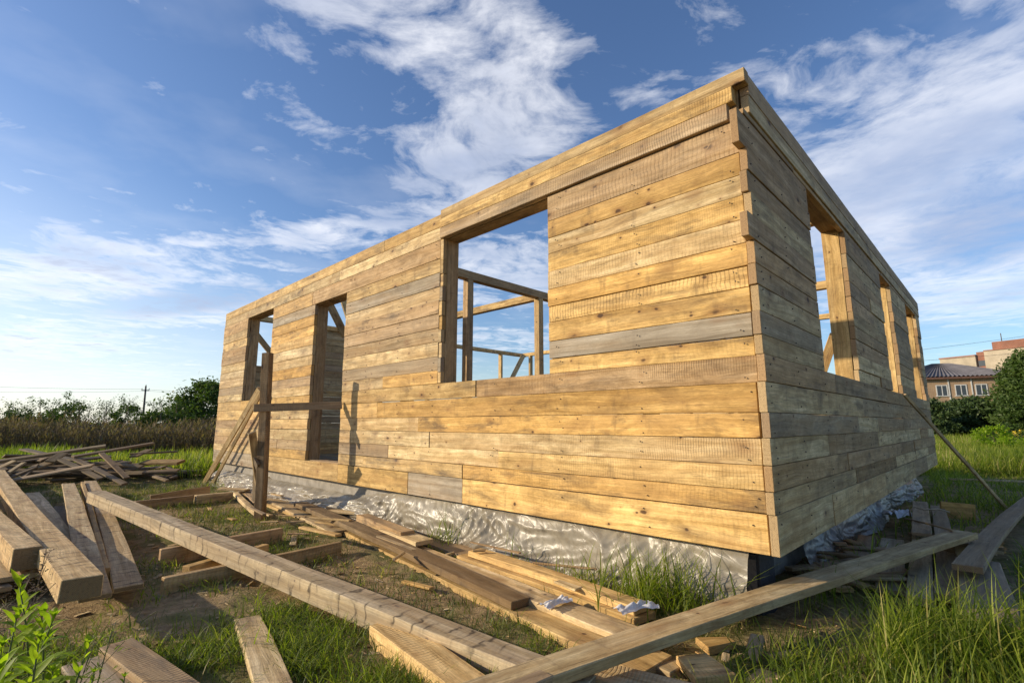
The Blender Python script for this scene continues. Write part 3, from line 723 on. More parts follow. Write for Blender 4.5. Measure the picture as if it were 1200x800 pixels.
for i in range(56):
    x = rr.uniform(-12.0, -6.8); cx = (x + 9.4) / 2.6
    hmax = .58 * max(.12, 1 - cx * cx * .75)
    y = 9.8 + rr.uniform(-.6, .9) + (x + 9) * .12
    z = rr.uniform(.04, hmax) * (1 - .5 * abs(y - 9.9))
    a = rr.gauss(.1, .55); L = rr.uniform(.7, 2.4); d = Vector((math.cos(a), math.sin(a), rr.uniform(-.13, .13))) * L / 2
    c = Vector((x, y, max(.04, z) + .03))
    p, q = c - d, c + d
    p.z = max(p.z, .05); q.z = max(q.z, .05)
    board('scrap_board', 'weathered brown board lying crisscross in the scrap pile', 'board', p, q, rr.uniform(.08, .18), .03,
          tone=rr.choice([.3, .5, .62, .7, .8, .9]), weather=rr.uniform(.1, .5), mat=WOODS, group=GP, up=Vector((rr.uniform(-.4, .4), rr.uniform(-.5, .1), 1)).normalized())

# thin broken laths and offcuts along the strip, and short pieces by the right corner
ro = random.Random(19)
for i in range(34):
    a_ = ro.uniform(.9, 6.6); b_ = -ro.uniform(.10, 1.05); c = W(a_, b_, 0); an = math.radians(135.75) + ro.gauss(0, .22); L = ro.uniform(.12, .75)
    if i % 3 == 0: an += ro.uniform(-1.2, 1.2); L *= .5
    d = Vector((math.cos(an), math.sin(an), ro.uniform(-.03, .03))) * L / 2; zt = ro.choice([.045, .07, .13, .155]) if b_ > -.9 else .04
    w_ = ro.uniform(.02, .07)
    board('broken_lath', 'thin broken lath among the boards along the foot of the front wall', 'lath', c - d + UP * zt, c + d + UP * zt, w_, ro.uniform(.008, .02), tone=ro.choice([.1, .2, .4, .5, .62, .74]), weather=ro.uniform(0, .3),
          group='broken laths along the front wall', keep=False, wav=.004, tip=ro.uniform(.4, 1.))
for i in range(26):
    px, py = ro.uniform(930, 1120), ro.uniform(628, 704); c = at(px, py); an = ro.uniform(0, 3.1); L = ro.uniform(.08, .32); d = Vector((math.cos(an), math.sin(an), ro.uniform(-.1, .1))) * L / 2; zt = ro.uniform(.03, .10)
    if (c - at(1090, 650)).length < .25: continue
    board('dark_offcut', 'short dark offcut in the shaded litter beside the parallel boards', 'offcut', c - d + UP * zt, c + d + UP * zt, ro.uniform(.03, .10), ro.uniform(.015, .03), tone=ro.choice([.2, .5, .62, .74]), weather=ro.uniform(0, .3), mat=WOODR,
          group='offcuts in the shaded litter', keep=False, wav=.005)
# crumpled plastic scraps
WH = simple('white_plastic', (.62, .61, .60), .35, .1, 20., .5, .01)
def crumple(name, label, c, sx, sy, h, rot, mat=WH, seed=0, n=22):
    bm = bmesh.new(); g = []
    for i in range(n + 1):
        row = []
        for j in range(n + 1):
            u = (i / n - .5); v = (j / n - .5)
            nz = abs(mn.noise(Vector((u * 4 + seed, v * 3 + u, seed)))) * 1.2 + .25 * mn.noise(Vector((u * 9 + seed, v * 9, 3)))
            pinch = .45 + .9 * abs(u) + .3 * mn.noise(Vector((u * 5, seed, 1)))
            x = u * sx; y = v * sy * pinch
            z = h * (.5 + abs(nz) * .9) * (1 - (2 * v) ** 2 * .6)
            row.append(bm.verts.new((x * math.cos(rot) - y * math.sin(rot) + nz * .01, x * math.sin(rot) + y * math.cos(rot), z)))
        g.append(row)
    for i in range(n):
        for j in range(n): bm.faces.new((g[i][j], g[i + 1][j], g[i + 1][j + 1], g[i][j + 1]))
    o = bm_obj(name, bm, mat, None, True); o.location = c
    return tag(o, label, 'plastic scrap')
crumple('plastic_scrap', 'twisted scrap of white plastic on the middle board of the strip', at(650, 708, .09), .20, .11, .03, .75, seed=2)
crumple('plastic_scrap', 'scrap of white plastic folded over the end of the stacked planks', at(744, 714, .125), .24, .12, .035, .45, seed=6)
crumple('plastic_scrap', 'torn tuft of whitish plastic in the shade beside the dark boards', at(1054, 607, .06), .34, .26, .10, .3, seed=9)
tube_mesh('bent_wire', [at(1067, 604, .16), at(1066, 598, .22), at(1072, 594, .25), at(1082, 597, .24), at(1100, 596, .22), at(1113, 600, .19)], .008, simple('rusty_wire', (.35, .27, .18), .6))
tag(bpy.context.scene.objects['bent_wire'], 'bent loop of wire lying over the dark parallel boards', 'wire')
tube_mesh('thin_stick', [at(1060, 607, .16), at(1090, 614, .21), at(1116, 621, .27)], .009, simple('stick', (.36, .26, .16), .8))
tag(bpy.context.scene.objects['thin_stick'], 'thin stick slanting to the tip of the long clean plank', 'stick')


# ================================================================== VEGETATION
def leaf_mat(name, stops, trans=.45, rough=.55, spec=.35):
    m, nt = new_mat(name); k = NT(nt)
    a = k.n('ShaderNodeAttribute', attribute_name='wd'); sp = k.n('ShaderNodeSeparateColor', ins={0: a.outputs['Color']})
    col = k.ramp(sp.outputs[0], stops)
    col = k.mix(k.mr(sp.outputs[1], 0., .35, .45, 0.), col, (.16, .15, .06))     # pale sheath at the base of a blade
    P = k.n('ShaderNodeTexCoord').outputs['Object']
    f = k.mr(k.noise(P, 30., 2), .3, .7, .8, 1.2); col = k.mix(1., col, k.vec(f, f, f), 'MULTIPLY')
    s1 = k.bsdf(col, rough, None, spec)
    tr = k.n('ShaderNodeBsdfTranslucent', ins={0: k.mix(1., col, (1.35, 1.5, .6), 'MULTIPLY')})
    mx = k.n('ShaderNodeMixShader', ins={0: trans, 1: s1, 2: tr.outputs[0]}); k.out(mx.outputs[0]); return m
G_LUSH = leaf_mat('lush_grass', [(0, (.08, .125, .012)), (.45, (.18, .235, .022)), (.8, (.29, .32, .045)), (.93, (.34, .30, .09)), (1, (.48, .38, .18))], .52)
G_DRY = leaf_mat('mixed_dry_grass', [(0, (.055, .09, .014)), (.45, (.10, .13, .024)), (.62, (.20, .18, .06)), (.8, (.36, .28, .13)), (1, (.50, .40, .22))], .35)
G_REED = leaf_mat('dry_stems', [(0, (.11, .08, .06)), (.5, (.18, .13, .095)), (.8, (.24, .18, .11)), (1, (.10, .13, .04))], .25, .8, .1)
L_WEED = leaf_mat('weed_leaves', [(0, (.15, .23, .012)), (.5, (.24, .34, .02)), (1, (.34, .42, .035))], .6)
L_BUSH = leaf_mat('bush_leaves', [(0, (.04, .07, .014)), (.5, (.065, .11, .02)), (1, (.11, .15, .035))], .35)
L_CONI = leaf_mat('juniper_leaves', [(0, (.03, .055, .018)), (.5, (.05, .085, .024)), (1, (.09, .13, .035))], .2)
BARK = simple('bark', (.12, .09, .065), .95, .3, 30., .1, .01)
STEM = simple('stem_green', (.10, .12, .04), .7, .2, 20.)
STEMB = simple('stem_brown', (.14, .10, .065), .8, .2, 20.)

def npmesh(name, V, quads, tris, colr, mats, parent=None, smooth=False):
    me = bpy.data.meshes.new(name); me.vertices.add(len(V)); me.vertices.foreach_set('co', V.astype(np.float32).reshape(-1))
    nq, ntr = len(quads), len(tris)
    li = np.concatenate([quads.reshape(-1), tris.reshape(-1)]) if ntr else quads.reshape(-1)
    me.loops.add(len(li)); me.loops.foreach_set('vertex_index', li.astype(np.int32))
    st = np.concatenate([np.arange(nq) * 4, nq * 4 + np.arange(ntr) * 3])
    me.polygons.add(nq + ntr); me.polygons.foreach_set('loop_start', st.astype(np.int32)); me.update(calc_edges=True)
    ca = me.color_attributes.new('wd', 'FLOAT_COLOR', 'POINT'); ca.data.foreach_set('color', colr.astype(np.float32).reshape(-1))
    for mm in (mats if isinstance(mats, (list, tuple)) else [mats]): me.materials.append(mm)
    return link(name, me, parent)

def blades_geo(x, y, h, w, lean, az, tone, z0=None, droop=1.9):
    N = len(x); z0 = gz(x, y) - .01 if z0 is None else z0
    ts = np.array([0, .33, .68, 1.0]); ws = np.array([.75, 1.0, .7, 0])
    dx, dy = np.cos(az), np.sin(az); fa = az + math.pi / 2 + NR.uniform(-.7, .7, N); px, py = np.cos(fa), np.sin(fa)
    V = np.zeros((N, 7, 3)); Cc = np.zeros((N, 7, 4)); Cc[:, :, 3] = 1; Cc[:, :, 0] = tone[:, None]
    vi = 0
    for t, wf in zip(ts, ws):
        r = lean * h * t ** droop; zz = h * t * (1 - .35 * lean * t)
        for sgn in ((-1, 1) if wf > 0 else (0,)):
            V[:, vi, 0] = x + dx * r + px * w * wf * .5 * sgn; V[:, vi, 1] = y + dy * r + py * w * wf * .5 * sgn; V[:, vi, 2] = z0 + zz
            Cc[:, vi, 1] = t; vi += 1
    b = (np.arange(N) * 7)[:, None]
    q = np.concatenate([b + np.array([[0, 1, 3, 2]]), b + np.array([[2, 3, 5, 4]])]); tr = b + np.array([[4, 5, 6]])
    return V.reshape(-1, 3), q, tr, Cc.reshape(-1, 4)
def join_geo(parts):
    V, Q, T, Cc = [], [], [], []; o = 0
    for v, q, t, c in parts:
        V.append(v); Cc.append(c); Q.append(q + o); T.append(t + o); o += len(v)
    return np.concatenate(V), np.concatenate(Q), np.concatenate(T), np.concatenate(Cc)

def clear_mask(x, y, ext=0.0):
    m = np.ones(len(x), bool)
    for (x0, y0, x1, y1, hw) in RECTS:
        dx, dy = x1 - x0, y1 - y0; L = math.hypot(dx, dy) + 1e-6; ux, uy = dx / L, dy / L
        s = (x - x0) * ux + (y - y0) * uy; d = abs((x - x0) * -uy + (y - y0) * ux)
        m &= ~((s > -ext) & (s < L + ext) & (d < hw + ext))
    X = x - C0.x; Y = y - C0.y; a = X * D1.x + Y * D1.y; b = X * D2.x + Y * D2.y
    m &= ~((a > .0) & (a < 10.2) & (b > -.05) & (b < 8.8))
    return m
def scatter(n, x0, x1, y0, y1, dens=None, ext=0.):
    x = NR.uniform(x0, x1, n); y = NR.uniform(y0, y1, n)
    m = clear_mask(x, y, ext)
    if dens is not None: m &= NR.rand(n) < dens(x, y)
    return x[m], y[m]
def grass(name, x, y, h, w, lean, mat, tone=None, **k):
    n = len(x); az = NR.uniform(0, 2 * math.pi, n)
    if tone is None: tone = NR.rand(n)
    g = blades_geo(x, y, h, w, lean, az, tone, **k)
    o = npmesh(name, *g, mat); tag(o, kind='stuff'); return o
def ss(v, a, b): t = np.clip((v - a) / (b - a), 0, 1); return t * t * (3 - 2 * t)
def ab(x, y):
    X = x - C0.x; Y = y - C0.y; return X * D1.x + Y * D1.y, X * D2.x + Y * D2.y
# trodden, patchy yard turf and straw
def dens_yard(x, y):
    a, b = ab(x, y)
    pat = ss(fld(x, y, 2.2, 1.0), .42, .62) * .9 + .07
    left = ss(y, 6.8, 8.0) * .8 * ss(-x, 2.5, 4.5)
    near = ss(3.3 - y, 0, .7) * .5
    strip = np.exp(-((b + 1.15) / .25) ** 2) * .75
    return np.clip(pat * .55 + left + near + strip, 0, 1) * (b < .1)
x, y = scatter(190000, -11, 2.4, 1.3, 10.5, dens_yard)
n = len(x); h = NR.uniform(.015, .08, n) * (1 + 1.2 * fld(x, y, 1.7, 4.) ** 2)
grass('short_grass', x, y, h, NR.uniform(.0025, .0055, n), NR.uniform(.2, 1.3, n), G_DRY, np.clip(NR.rand(n) * .72 + (fld(x, y, 1.3, 7.) - .5) * .4, 0, 1))
# straw lying about
x, y = scatter(42000, -9, 3.2, 1.4, 9.5, lambda x, y: .3 + .7 * ss(fld(x, y, 2.9, 9.), .4, .7))
n = len(x); grass('straw', x, y, NR.uniform(.012, .038, n), NR.uniform(.0025, .006, n), NR.uniform(2.2, 5.5, n), G_DRY, NR.uniform(.7, 1, n), droop=1.2)
x, y = scatter(26000, -4, 2.6, 2.4, 7.2, lambda x, y: (lambda a, b: np.exp(-((b + .12) / .16) ** 2) * ss(3.6 - a, 0, 1.) * (.3 + .7 * ss(fld(x, y, 3., 5.), .35, .6)))(*ab(x, y)))
n = len(x); grass('wall_foot_grass', x, y, NR.uniform(.06, .24, n), NR.uniform(.003, .007, n), NR.uniform(.2, 1.2, n), G_LUSH, NR.uniform(0, .9, n))
x, y = scatter(60000, -7, 2.2, 1.8, 9.0, lambda x, y: ss(fld(x, y, 5.1, 12.), .58, .68) * (ab(x, y)[1] < -.1) * .8)
n = len(x); grass('yard_weeds', x, y, NR.uniform(.04, .15, n), NR.uniform(.004, .008, n), NR.uniform(.4, 1.6, n), G_LUSH, NR.uniform(0, .95, n))
# lush dark turf in the shade of the timber stack
x, y = scatter(42000, -3.0, .45, 1.35, 3.25, lambda x, y: ss(fld(x, y, 3.1, 2.), .35, .55) * ss(2.9 - y + .3 * np.sin(x * 4), -.3, .4) * ss(.35 - x, 0, .5))
n = len(x); grass('shaded_turf', x, y, NR.uniform(.04, .13, n) * (.7 + .7 * fld(x, y, 4., 3.)), NR.uniform(.003, .006, n), NR.uniform(.3, 1.3, n), G_LUSH, NR.uniform(0, .9, n) ** 1.4)
# tall grass, right foreground
def dens_tall(x, y):
    edge = 2.86 + .14 * np.sin(x * 3.) + .10 * np.sin(x * 7.1)
    return ss(edge - y, 0, .25) * ss(x - .72 - (y - 2.3) * .45, 0, .6) * (.25 + .75 * ss(fld(x, y, 4.2, 5.), .3, .6))
x, y = scatter(27000, .7, 5.6, 1.55, 3.15, dens_tall)
n = len(x); h = NR.uniform(.12, .45, n) * (.6 + .6 * fld(x, y, 3.3, 6.)); h = np.where(NR.rand(n) < .04, h * 1.35, h)
h *= .55 + .45 * ss(x, 1.0, 2.0)
grass('tall_grass', x, y, h, NR.uniform(.004, .0085, n), NR.uniform(.15, 1.0, n), G_LUSH, NR.uniform(0, .97, n) ** 1.25)
x, y = scatter(9000, .6, 5., 1.6, 3.3, lambda x, y: ss(x - .6, 0, .3))
n = len(x); grass('dry_undergrowth', x, y, NR.uniform(.03, .14, n), NR.uniform(.002, .004, n), NR.uniform(.5, 2.2, n), G_DRY, NR.uniform(.55, 1, n))
# shaded turf on the right behind
x, y = scatter(90000, .9, 14, 2.9, 14.5, lambda x, y: (ab(x, y)[0] < .25) * (.35 + .65 * ss(fld(x, y, 2., 8.), .3, .6)) * (1 - .7 * ((x > 2.4) & (x < 6) & (y < 7.3) & (x < y * .95))) * (1 - .35 * ss(y, 5, 9)))
n = len(x); a_, b_ = ab(x, y)
h = NR.uniform(.05, .20, n) * (1 + .9 * np.exp(-((a_) / .35) ** 2)) * (.7 + .6 * fld(x, y, 1.5, 3.))
grass('shaded_grass', x, y, h, NR.uniform(.004, .008, n) * (1 + y / 14), NR.uniform(.3, 1.2, n), G_LUSH, NR.uniform(0, .92, n) ** 1.2)
# sunlit field right
def far_field(N, x0f, x1f, y0, y1, pw=2.0):
    u = NR.rand(N); y = 1 / (1 / y0 + u * (1 / y1 - 1 / y0)); f = NR.uniform(x0f, x1f, N); return f * y, y
x, y = far_field(120000, .55, 1.35, 11.0, 75.0)
m = clear_mask(x, y) & (NR.rand(len(x)) < .35 + .65 * ss(fld(x, y, .9, 2.), .25, .6)); x, y = x[m], y[m]; n = len(x)
grass('field_grass', x, y, NR.uniform(.18, .62, n) * (.6 + .6 * fld(x, y, .8, 3.)), .007 * (1 + y / 9) * NR.uniform(.6, 1.4, n), NR.uniform(.1, .8, n), G_LUSH,
      np.clip(NR.uniform(.1, .95, n) + (fld(x, y, .35, 6.) - .5) * .5 + ss(y, 22, 50) * .12, 0, 1))
# field left
x, y = far_field(110000, -1.75, -.28, 10.3, 60.0)
m = clear_mask(x, y) & (NR.rand(len(x)) < .4 + .6 * ss(fld(x, y, 1.1, 4.), .25, .6)) & ((y > 11.3 + .3 * np.sin(x)) | (x < -12) | (x > -6.9)); x, y = x[m], y[m]; n = len(x)
grass('field_grass', x, y, NR.uniform(.2, .68, n) * (.55 + .6 * fld(x, y, 1.1, 3.)), .008 * (1 + y / 10) * NR.uniform(.6, 1.4, n), NR.uniform(.1, .8, n), G_LUSH,
      np.clip(NR.uniform(0, .85, n) + (fld(x, y, .5, 6.) - .5) * .6 + ss(y, 13.5, 17) * .15, 0, 1))
# brown dry stems behind
x = []; y = []
x, y = far_field(26000, -1.9, -.36, 15.5, 27.0)
n = len(x); h = NR.uniform(.6, 1.45, n) * (.6 + .5 * fld(x, y, .9, 5.))
p1 = blades_geo(x, y, h, NR.uniform(.008, .018, n), NR.uniform(.02, .3, n), NR.uniform(0, 6.28, n), NR.uniform(0, .9, n))
# seed heads: short tufts at the top of the stems
k3 = 3; xx = np.repeat(x, k3) + NR.uniform(-.06, .06, n * k3); yy = np.repeat(y, k3) + NR.uniform(-.06, .06, n * k3); zz = np.repeat(h, k3) * NR.uniform(.6, .97, n * k3)
p2 = blades_geo(xx, yy, NR.uniform(.08, .22, n * k3), NR.uniform(.02, .045, n * k3), NR.uniform(.1, 1.2, n * k3), NR.uniform(0, 6.28, n * k3), NR.uniform(0, .9, n * k3), z0=zz)
o = npmesh('dry_weed_stand', *join_geo([p1, p2]), G_REED); tag(o, kind='stuff')
# wood chips and shavings
CHIP = wood_mat('chips', gray=.08)
mb = MB(); rc = random.Random(4)
for i in range(3600):
    x = rc.uniform(-6.5, 2.6) if i > 500 else rc.uniform(.4, 4.5); y = rc.uniform(1.8, 8.5) if i > 500 else rc.uniform(2.3, 6)
    a_, b_ = ab(x, y)
    if (a_ > 0 and b_ > -.1): continue
    s = rc.uniform(.006, .034) * rc.uniform(.5, 1.3); an = rc.uniform(0, 6.3); z = float(gz(x, y)) + .006
    d = Vector((math.cos(an), math.sin(an), rc.uniform(-.3, .3))) * s
    mb.plank(Vector((x, y, z)) - d, Vector((x, y, z)) + d, Vector((rc.uniform(-.5, .5), rc.uniform(-.5, .5), 1)), s * rc.uniform(.4, 1.0), .004, rc.choice([.1, .3, .5, .5]), .1, segs=1, wav=.002)
o = mb.build('wood_chips', CHIP, None, 0); tag(o, kind='stuff')

# ---- grass tufts by the film
def tuft(c, n, h, label, spread=.10, wid=.008, group=None):
    x = c.x + NR.normal(0, spread, n); y = c.y + NR.normal(0, spread, n) * .8
    a_, b_ = ab(x, y); m = (b_ < -.02) | (a_ < -.02); x, y = x[m] - c.x, y[m] - c.y; n = len(x)
    g = blades_geo(x, y, NR.uniform(.4, 1.0, n) * h, NR.uniform(.6, 1.2, n) * wid, NR.uniform(.15, 1.1, n), NR.uniform(0, 6.28, n), NR.uniform(0, .8, n), z0=np.full(n, -.01))
    o = npmesh('grass_tuft', *g, G_LUSH); o.location = c; tag(o, label, 'grass tuft', group); return o
tuft(at(540, 640), 170, .50, 'thick dark grass tuft against the film, tallest along the front wall', .14)
tuft(at(612, 668), 9, .42, 'few thin grass blades standing alone before the film', .09)
tuft(at(705, 690), 70, .38, 'middling grass tuft beside the upper stacked plank end', .12)
tuft(at(770, 715), 320, .52, 'broad grass tuft over the white plastic scrap at the plank end', .15)
tuft(at(830, 712), 330, .52, 'broad grass clump before the near end of the film', .16)
tuft(at(880, 712), 190, .48, 'grass clump right under the near corner of the house', .12)
tuft(at(383, 590), 26, .15, 'low grass tuft at the foot of the white film folds', .14)
tuft(at(430, 618), 14, .22, 'sparse grass blades at the wall side of the strip by the film', .12)
tuft(at(300, 762), 20, .2, 'few bright blades beside the pale short board in the foreground', .12)
tuft(at(255, 572), 60, .28, 'grass tuft growing between the two leaning laths and the film', .25)
tuft(at(985, 655), 80, .40, 'dark grass clump under the shaded wall near the corner', .2)

tuft(at(925, 705), 150, .34, 'dark grass clump in the shade just past the near corner', .16)
# ---- leafy weeds
def leaf_quads(base, dirv, L, Wd, n=None, up=Vector((0, 0, 1)), fold=.25, droop=.4):
    """lanceolate leaf: returns verts and quads, 5 stations"""
    d = dirv.normalized(); s = d.cross(up)
    s = s.normalized() if s.length > .01 else Vector((1, 0, 0)); nn = s.cross(d)
    V = []; st = [(0, .12), (.25, .8), (.5, 1), (.75, .65), (1, .03)]
    for t, w in st:
        c = base + d * (L * t) - up * (droop * L * t * t)
        V += [c - s * (Wd * w / 2) + nn * (fold * Wd * w / 2), c, c + s * (Wd * w / 2) + nn * (fold * Wd * w / 2)]
    Q = []
    for i in range(4):
        a = i * 3; Q += [(a, a + 1, a + 4, a + 3), (a + 1, a + 2, a + 5, a + 4)]
    return V, Q
def leaves_obj(name, items, mat, parent):
    V = []; Q = []; Cc = []
    for it in items:
        v, q = leaf_quads(*it[:4], **(it[4] if len(it) > 4 else {})); o = len(V); V += [tuple(p) for p in v]; Q += [tuple(i + o for i in f) for f in q]
        tn = R.random(); Cc += [(tn, .6, 0, 1)] * len(v)
    return npmesh(name, np.array(V), np.array(Q), np.zeros((0, 3), int), np.array(Cc), mat, parent)
def weed(c, h, label, nleaf=16, LL=.085, group=None, lean=(0, 0), mat=None, name='leafy_weed'):
    e = empty(name, c, label, 'weed', group)
    pts = [c + Vector((lean[0] * t * t * h, lean[1] * t * t * h, h * t - .02)) for t in (0, .25, .5, .75, 1)]
    tube_mesh('stem', pts, [.0045, .004, .0035, .003, .0015], STEM, e, 6)
    it = []
    for i in range(nleaf):
        t = .25 + .75 * i / nleaf; k_ = min(3, int(t * 4)); p = pts[k_].lerp(pts[k_ + 1], t * 4 - k_) if t < 1 else pts[-1]
        az = i * 2.4 + R.uniform(-.4, .4); el = .25 + .9 * t ** 2 + R.uniform(-.2, .2)
        L = LL * (1.15 - .65 * t) * R.uniform(.5, 1.25)
        it.append((p, Vector((math.cos(az) * math.cos(el), math.sin(az) * math.cos(el), math.sin(el))), L, L * R.uniform(.2, .27), dict(droop=R.uniform(.1, .45))))
    for i in range(6):
        az = i * 1.05; it.append((pts[-1], Vector((math.cos(az) * .5, math.sin(az) * .5, 1)), LL * .35, LL * .09))
    leaves_obj('leaves', it, mat or L_WEED, e); return e
def wpos(px, py, D): p = atd(px, py, D); return Vector((p.x, p.y, 0)), p.z
for (px, py, D, nl, LL, lab) in [
    (57, 672, 1.95, 22, .15, 'tallest bright green leafy weed, its tip before the dark beam end'),
    (14, 716, 1.8, 20, .14, 'second leafy weed from the left photo edge, before the shaded plank'),
    (34, 722, 1.75, 20, .14, 'leafy weed with upright leaves between the edge weeds and the tallest one'),
    (2, 752, 1.65, 18, .13, 'leafy weed at the very left photo edge'),
    (46, 738, 1.6, 20, .13, 'low leafy weed right in front of the tallest weed'),
    (74, 776, 1.8, 16, .10, 'small leafy weed to the right of the tallest one'),
    (22, 768, 1.55, 20, .13, 'lowest leafy weed in the bottom left corner'),
    (68, 706, 1.9, 20, .12, 'leafy weed leaning right beside the tallest one'),
    (84, 752, 1.75, 18, .11, 'leafy weed with narrow leaves between the tallest weed and the shoots'),
    (148, 784, 1.7, 14, .07, 'small bright shoot beside the brown foreground plank'),
    (100, 786, 1.7, 12, .08, 'low leafy shoot before the brown foreground plank'),]:
    c, h = wpos(px, py, D); weed(c, h, lab, int(nl * 1.35), LL * 1.12, lean=(R.uniform(-.1, .1), R.uniform(-.1, .1)))
def thin_weed(px, py, D, lab, brown=False, heads=60):
    c, h = wpos(px, py, D); e = empty('wispy_weed', c, lab, 'weed')
    tube_mesh('stem', [c, c + Vector((.02, 0, h * .5)), c + Vector((.05, 0, h))], [.003, .0025, .001], STEMB if brown else STEM, e, 5)
    it = []
    for i in range(heads):
        t = R.uniform(.45, 1); p = c + Vector((.05 * t, 0, h * t)); az = R.uniform(0, 6.3); r = R.uniform(0, .10) * (1.4 - t)
        p = p + Vector((math.cos(az) * r, math.sin(az) * r, r * .4)); it.append((p, Vector((math.cos(az), math.sin(az), .8)), .018 if brown else .035, .008 if brown else .005))
    for i in range(7):
        t = .45 + i * .07; az = i * 2.4; q = c + Vector((.05 * t, 0, h * t))
        tube_mesh('twig', [q, q + Vector((math.cos(az) * .09 * (1.3 - t), math.sin(az) * .09 * (1.3 - t), .06))], .0012, STEMB if brown else STEM, e, 4)
    leaves_obj('seed_heads', it, G_REED if brown else L_WEED, e)
thin_weed(40, 643, 2.15, 'dark brown wispy weed with seed heads against the beam end face', True, 150)
thin_weed(14, 678, 2.0, 'brown wispy weed with seed heads at the left under the shaded plank', True, 150)
thin_weed(116, 736, 2.0, 'thin pale wispy weed standing left of the brown foreground plank', False, 50)
thin_weed(88, 765, 1.9, 'low pale wispy weed among the leafy shoots', False, 40)
# nettle like plants
weed(at(160, 562) , .30, 'small green plant before the scrap pile', 20, .12)
weed(at(108, 553), .25, 'tiny green plant between scrap pile and timber stack', 16, .1)

# ---- tall field weeds against the sky, left (four kinds, copied)
def sky_weed(c, h, seed):
    rr = random.Random(seed); e = empty('tall_weed', c, 'tall leafy weed standing above the dry stems of the far left field', 'weed', 'tall weeds along the field edge')
    it = []; br = []
    top = c + Vector((rr.uniform(-.2, .2), rr.uniform(-.2, .2), h))
    tube_mesh('stem', [c, c.lerp(top, .5) + Vector((.05, 0, 0)), top], [.02, .014, .006], STEMB, e, 5)
    for i in range(9):
        t = .55 + .05 * i; p = c.lerp(top, t); az = rr.uniform(0, 6.3); L = h * .28 * (1.45 - t) * rr.uniform(.6, 1.2)
        q = p + Vector((math.cos(az) * L, math.sin(az) * L, L * rr.uniform(.5, 1.1)))
        if i < 8: br.append((p, q))
        for j in range(26):
            w = p.lerp(q, rr.uniform(.3, 1.05)) + Vector((rr.gauss(0, .05), rr.gauss(0, .05), rr.gauss(0, .05)))
            it.append((w, Vector((rr.uniform(-1, 1), rr.uniform(-1, 1), rr.uniform(-.3, .8))), rr.uniform(.06, .12), rr.uniform(.03, .05)))
    bm = bmesh.new()
    for p, q in br:
        s = Vector((.006, 0, 0)); t = Vector((0, 0, .006)); vs = [bm.verts.new(p - s), bm.verts.new(p + s), bm.verts.new(p + t), bm.verts.new(q)]
        for f in ((0, 1, 3), (1, 2, 3), (2, 0, 3), (0, 2, 1)): bm.faces.new([vs[i] for i in f])
    bm_obj('branches', bm, STEMB, e)
    leaves_obj('leaves', it, L_BUSH, e); return e
def copy_tree(o, loc, rz, sc, label=None):
    c = o.copy(); COL.objects.link(c); c.location = loc; c.rotation_euler = (0, 0, rz); c.scale = (sc, sc, sc)
    if label: c['label'] = label
    for ch in [q for q in list(bpy.data.objects) if q.parent == o]:
        d = ch.copy(); COL.objects.link(d); d.parent = c
    return c
protos = [sky_weed(Vector((-18 + 1.3 * i, 17.5, 0)), h, 40 + i) for i, h in enumerate((1.95, 2.1, 1.75, 1.9))]
for i, (px, py) in enumerate([(8, 474), (20, 472), (52, 468), (60, 472), (84, 462), (96, 470), (118, 474), (130, 470), (148, 466), (152, 472), (175, 470), (190, 469), (200, 474), (36, 474), (70, 475), (106, 477), (140, 476), (182, 477), (212, 470), (-10, 468), (26, 478), (160, 478), (64, 479), (90, 474), (124, 479)]):
    D = R.uniform(17, 22); p = atd(px, py, D); pr = protos[i % 4]
    hh = (1.95, 2.1, 1.75, 1.9)[i % 4]
    if i < 4:
        pr.location = (p.x, p.y, 0); pr.scale = (p.z / hh,) * 3
    else: copy_tree(pr, (p.x, p.y, 0), R.uniform(0, 6.28), p.z / hh)

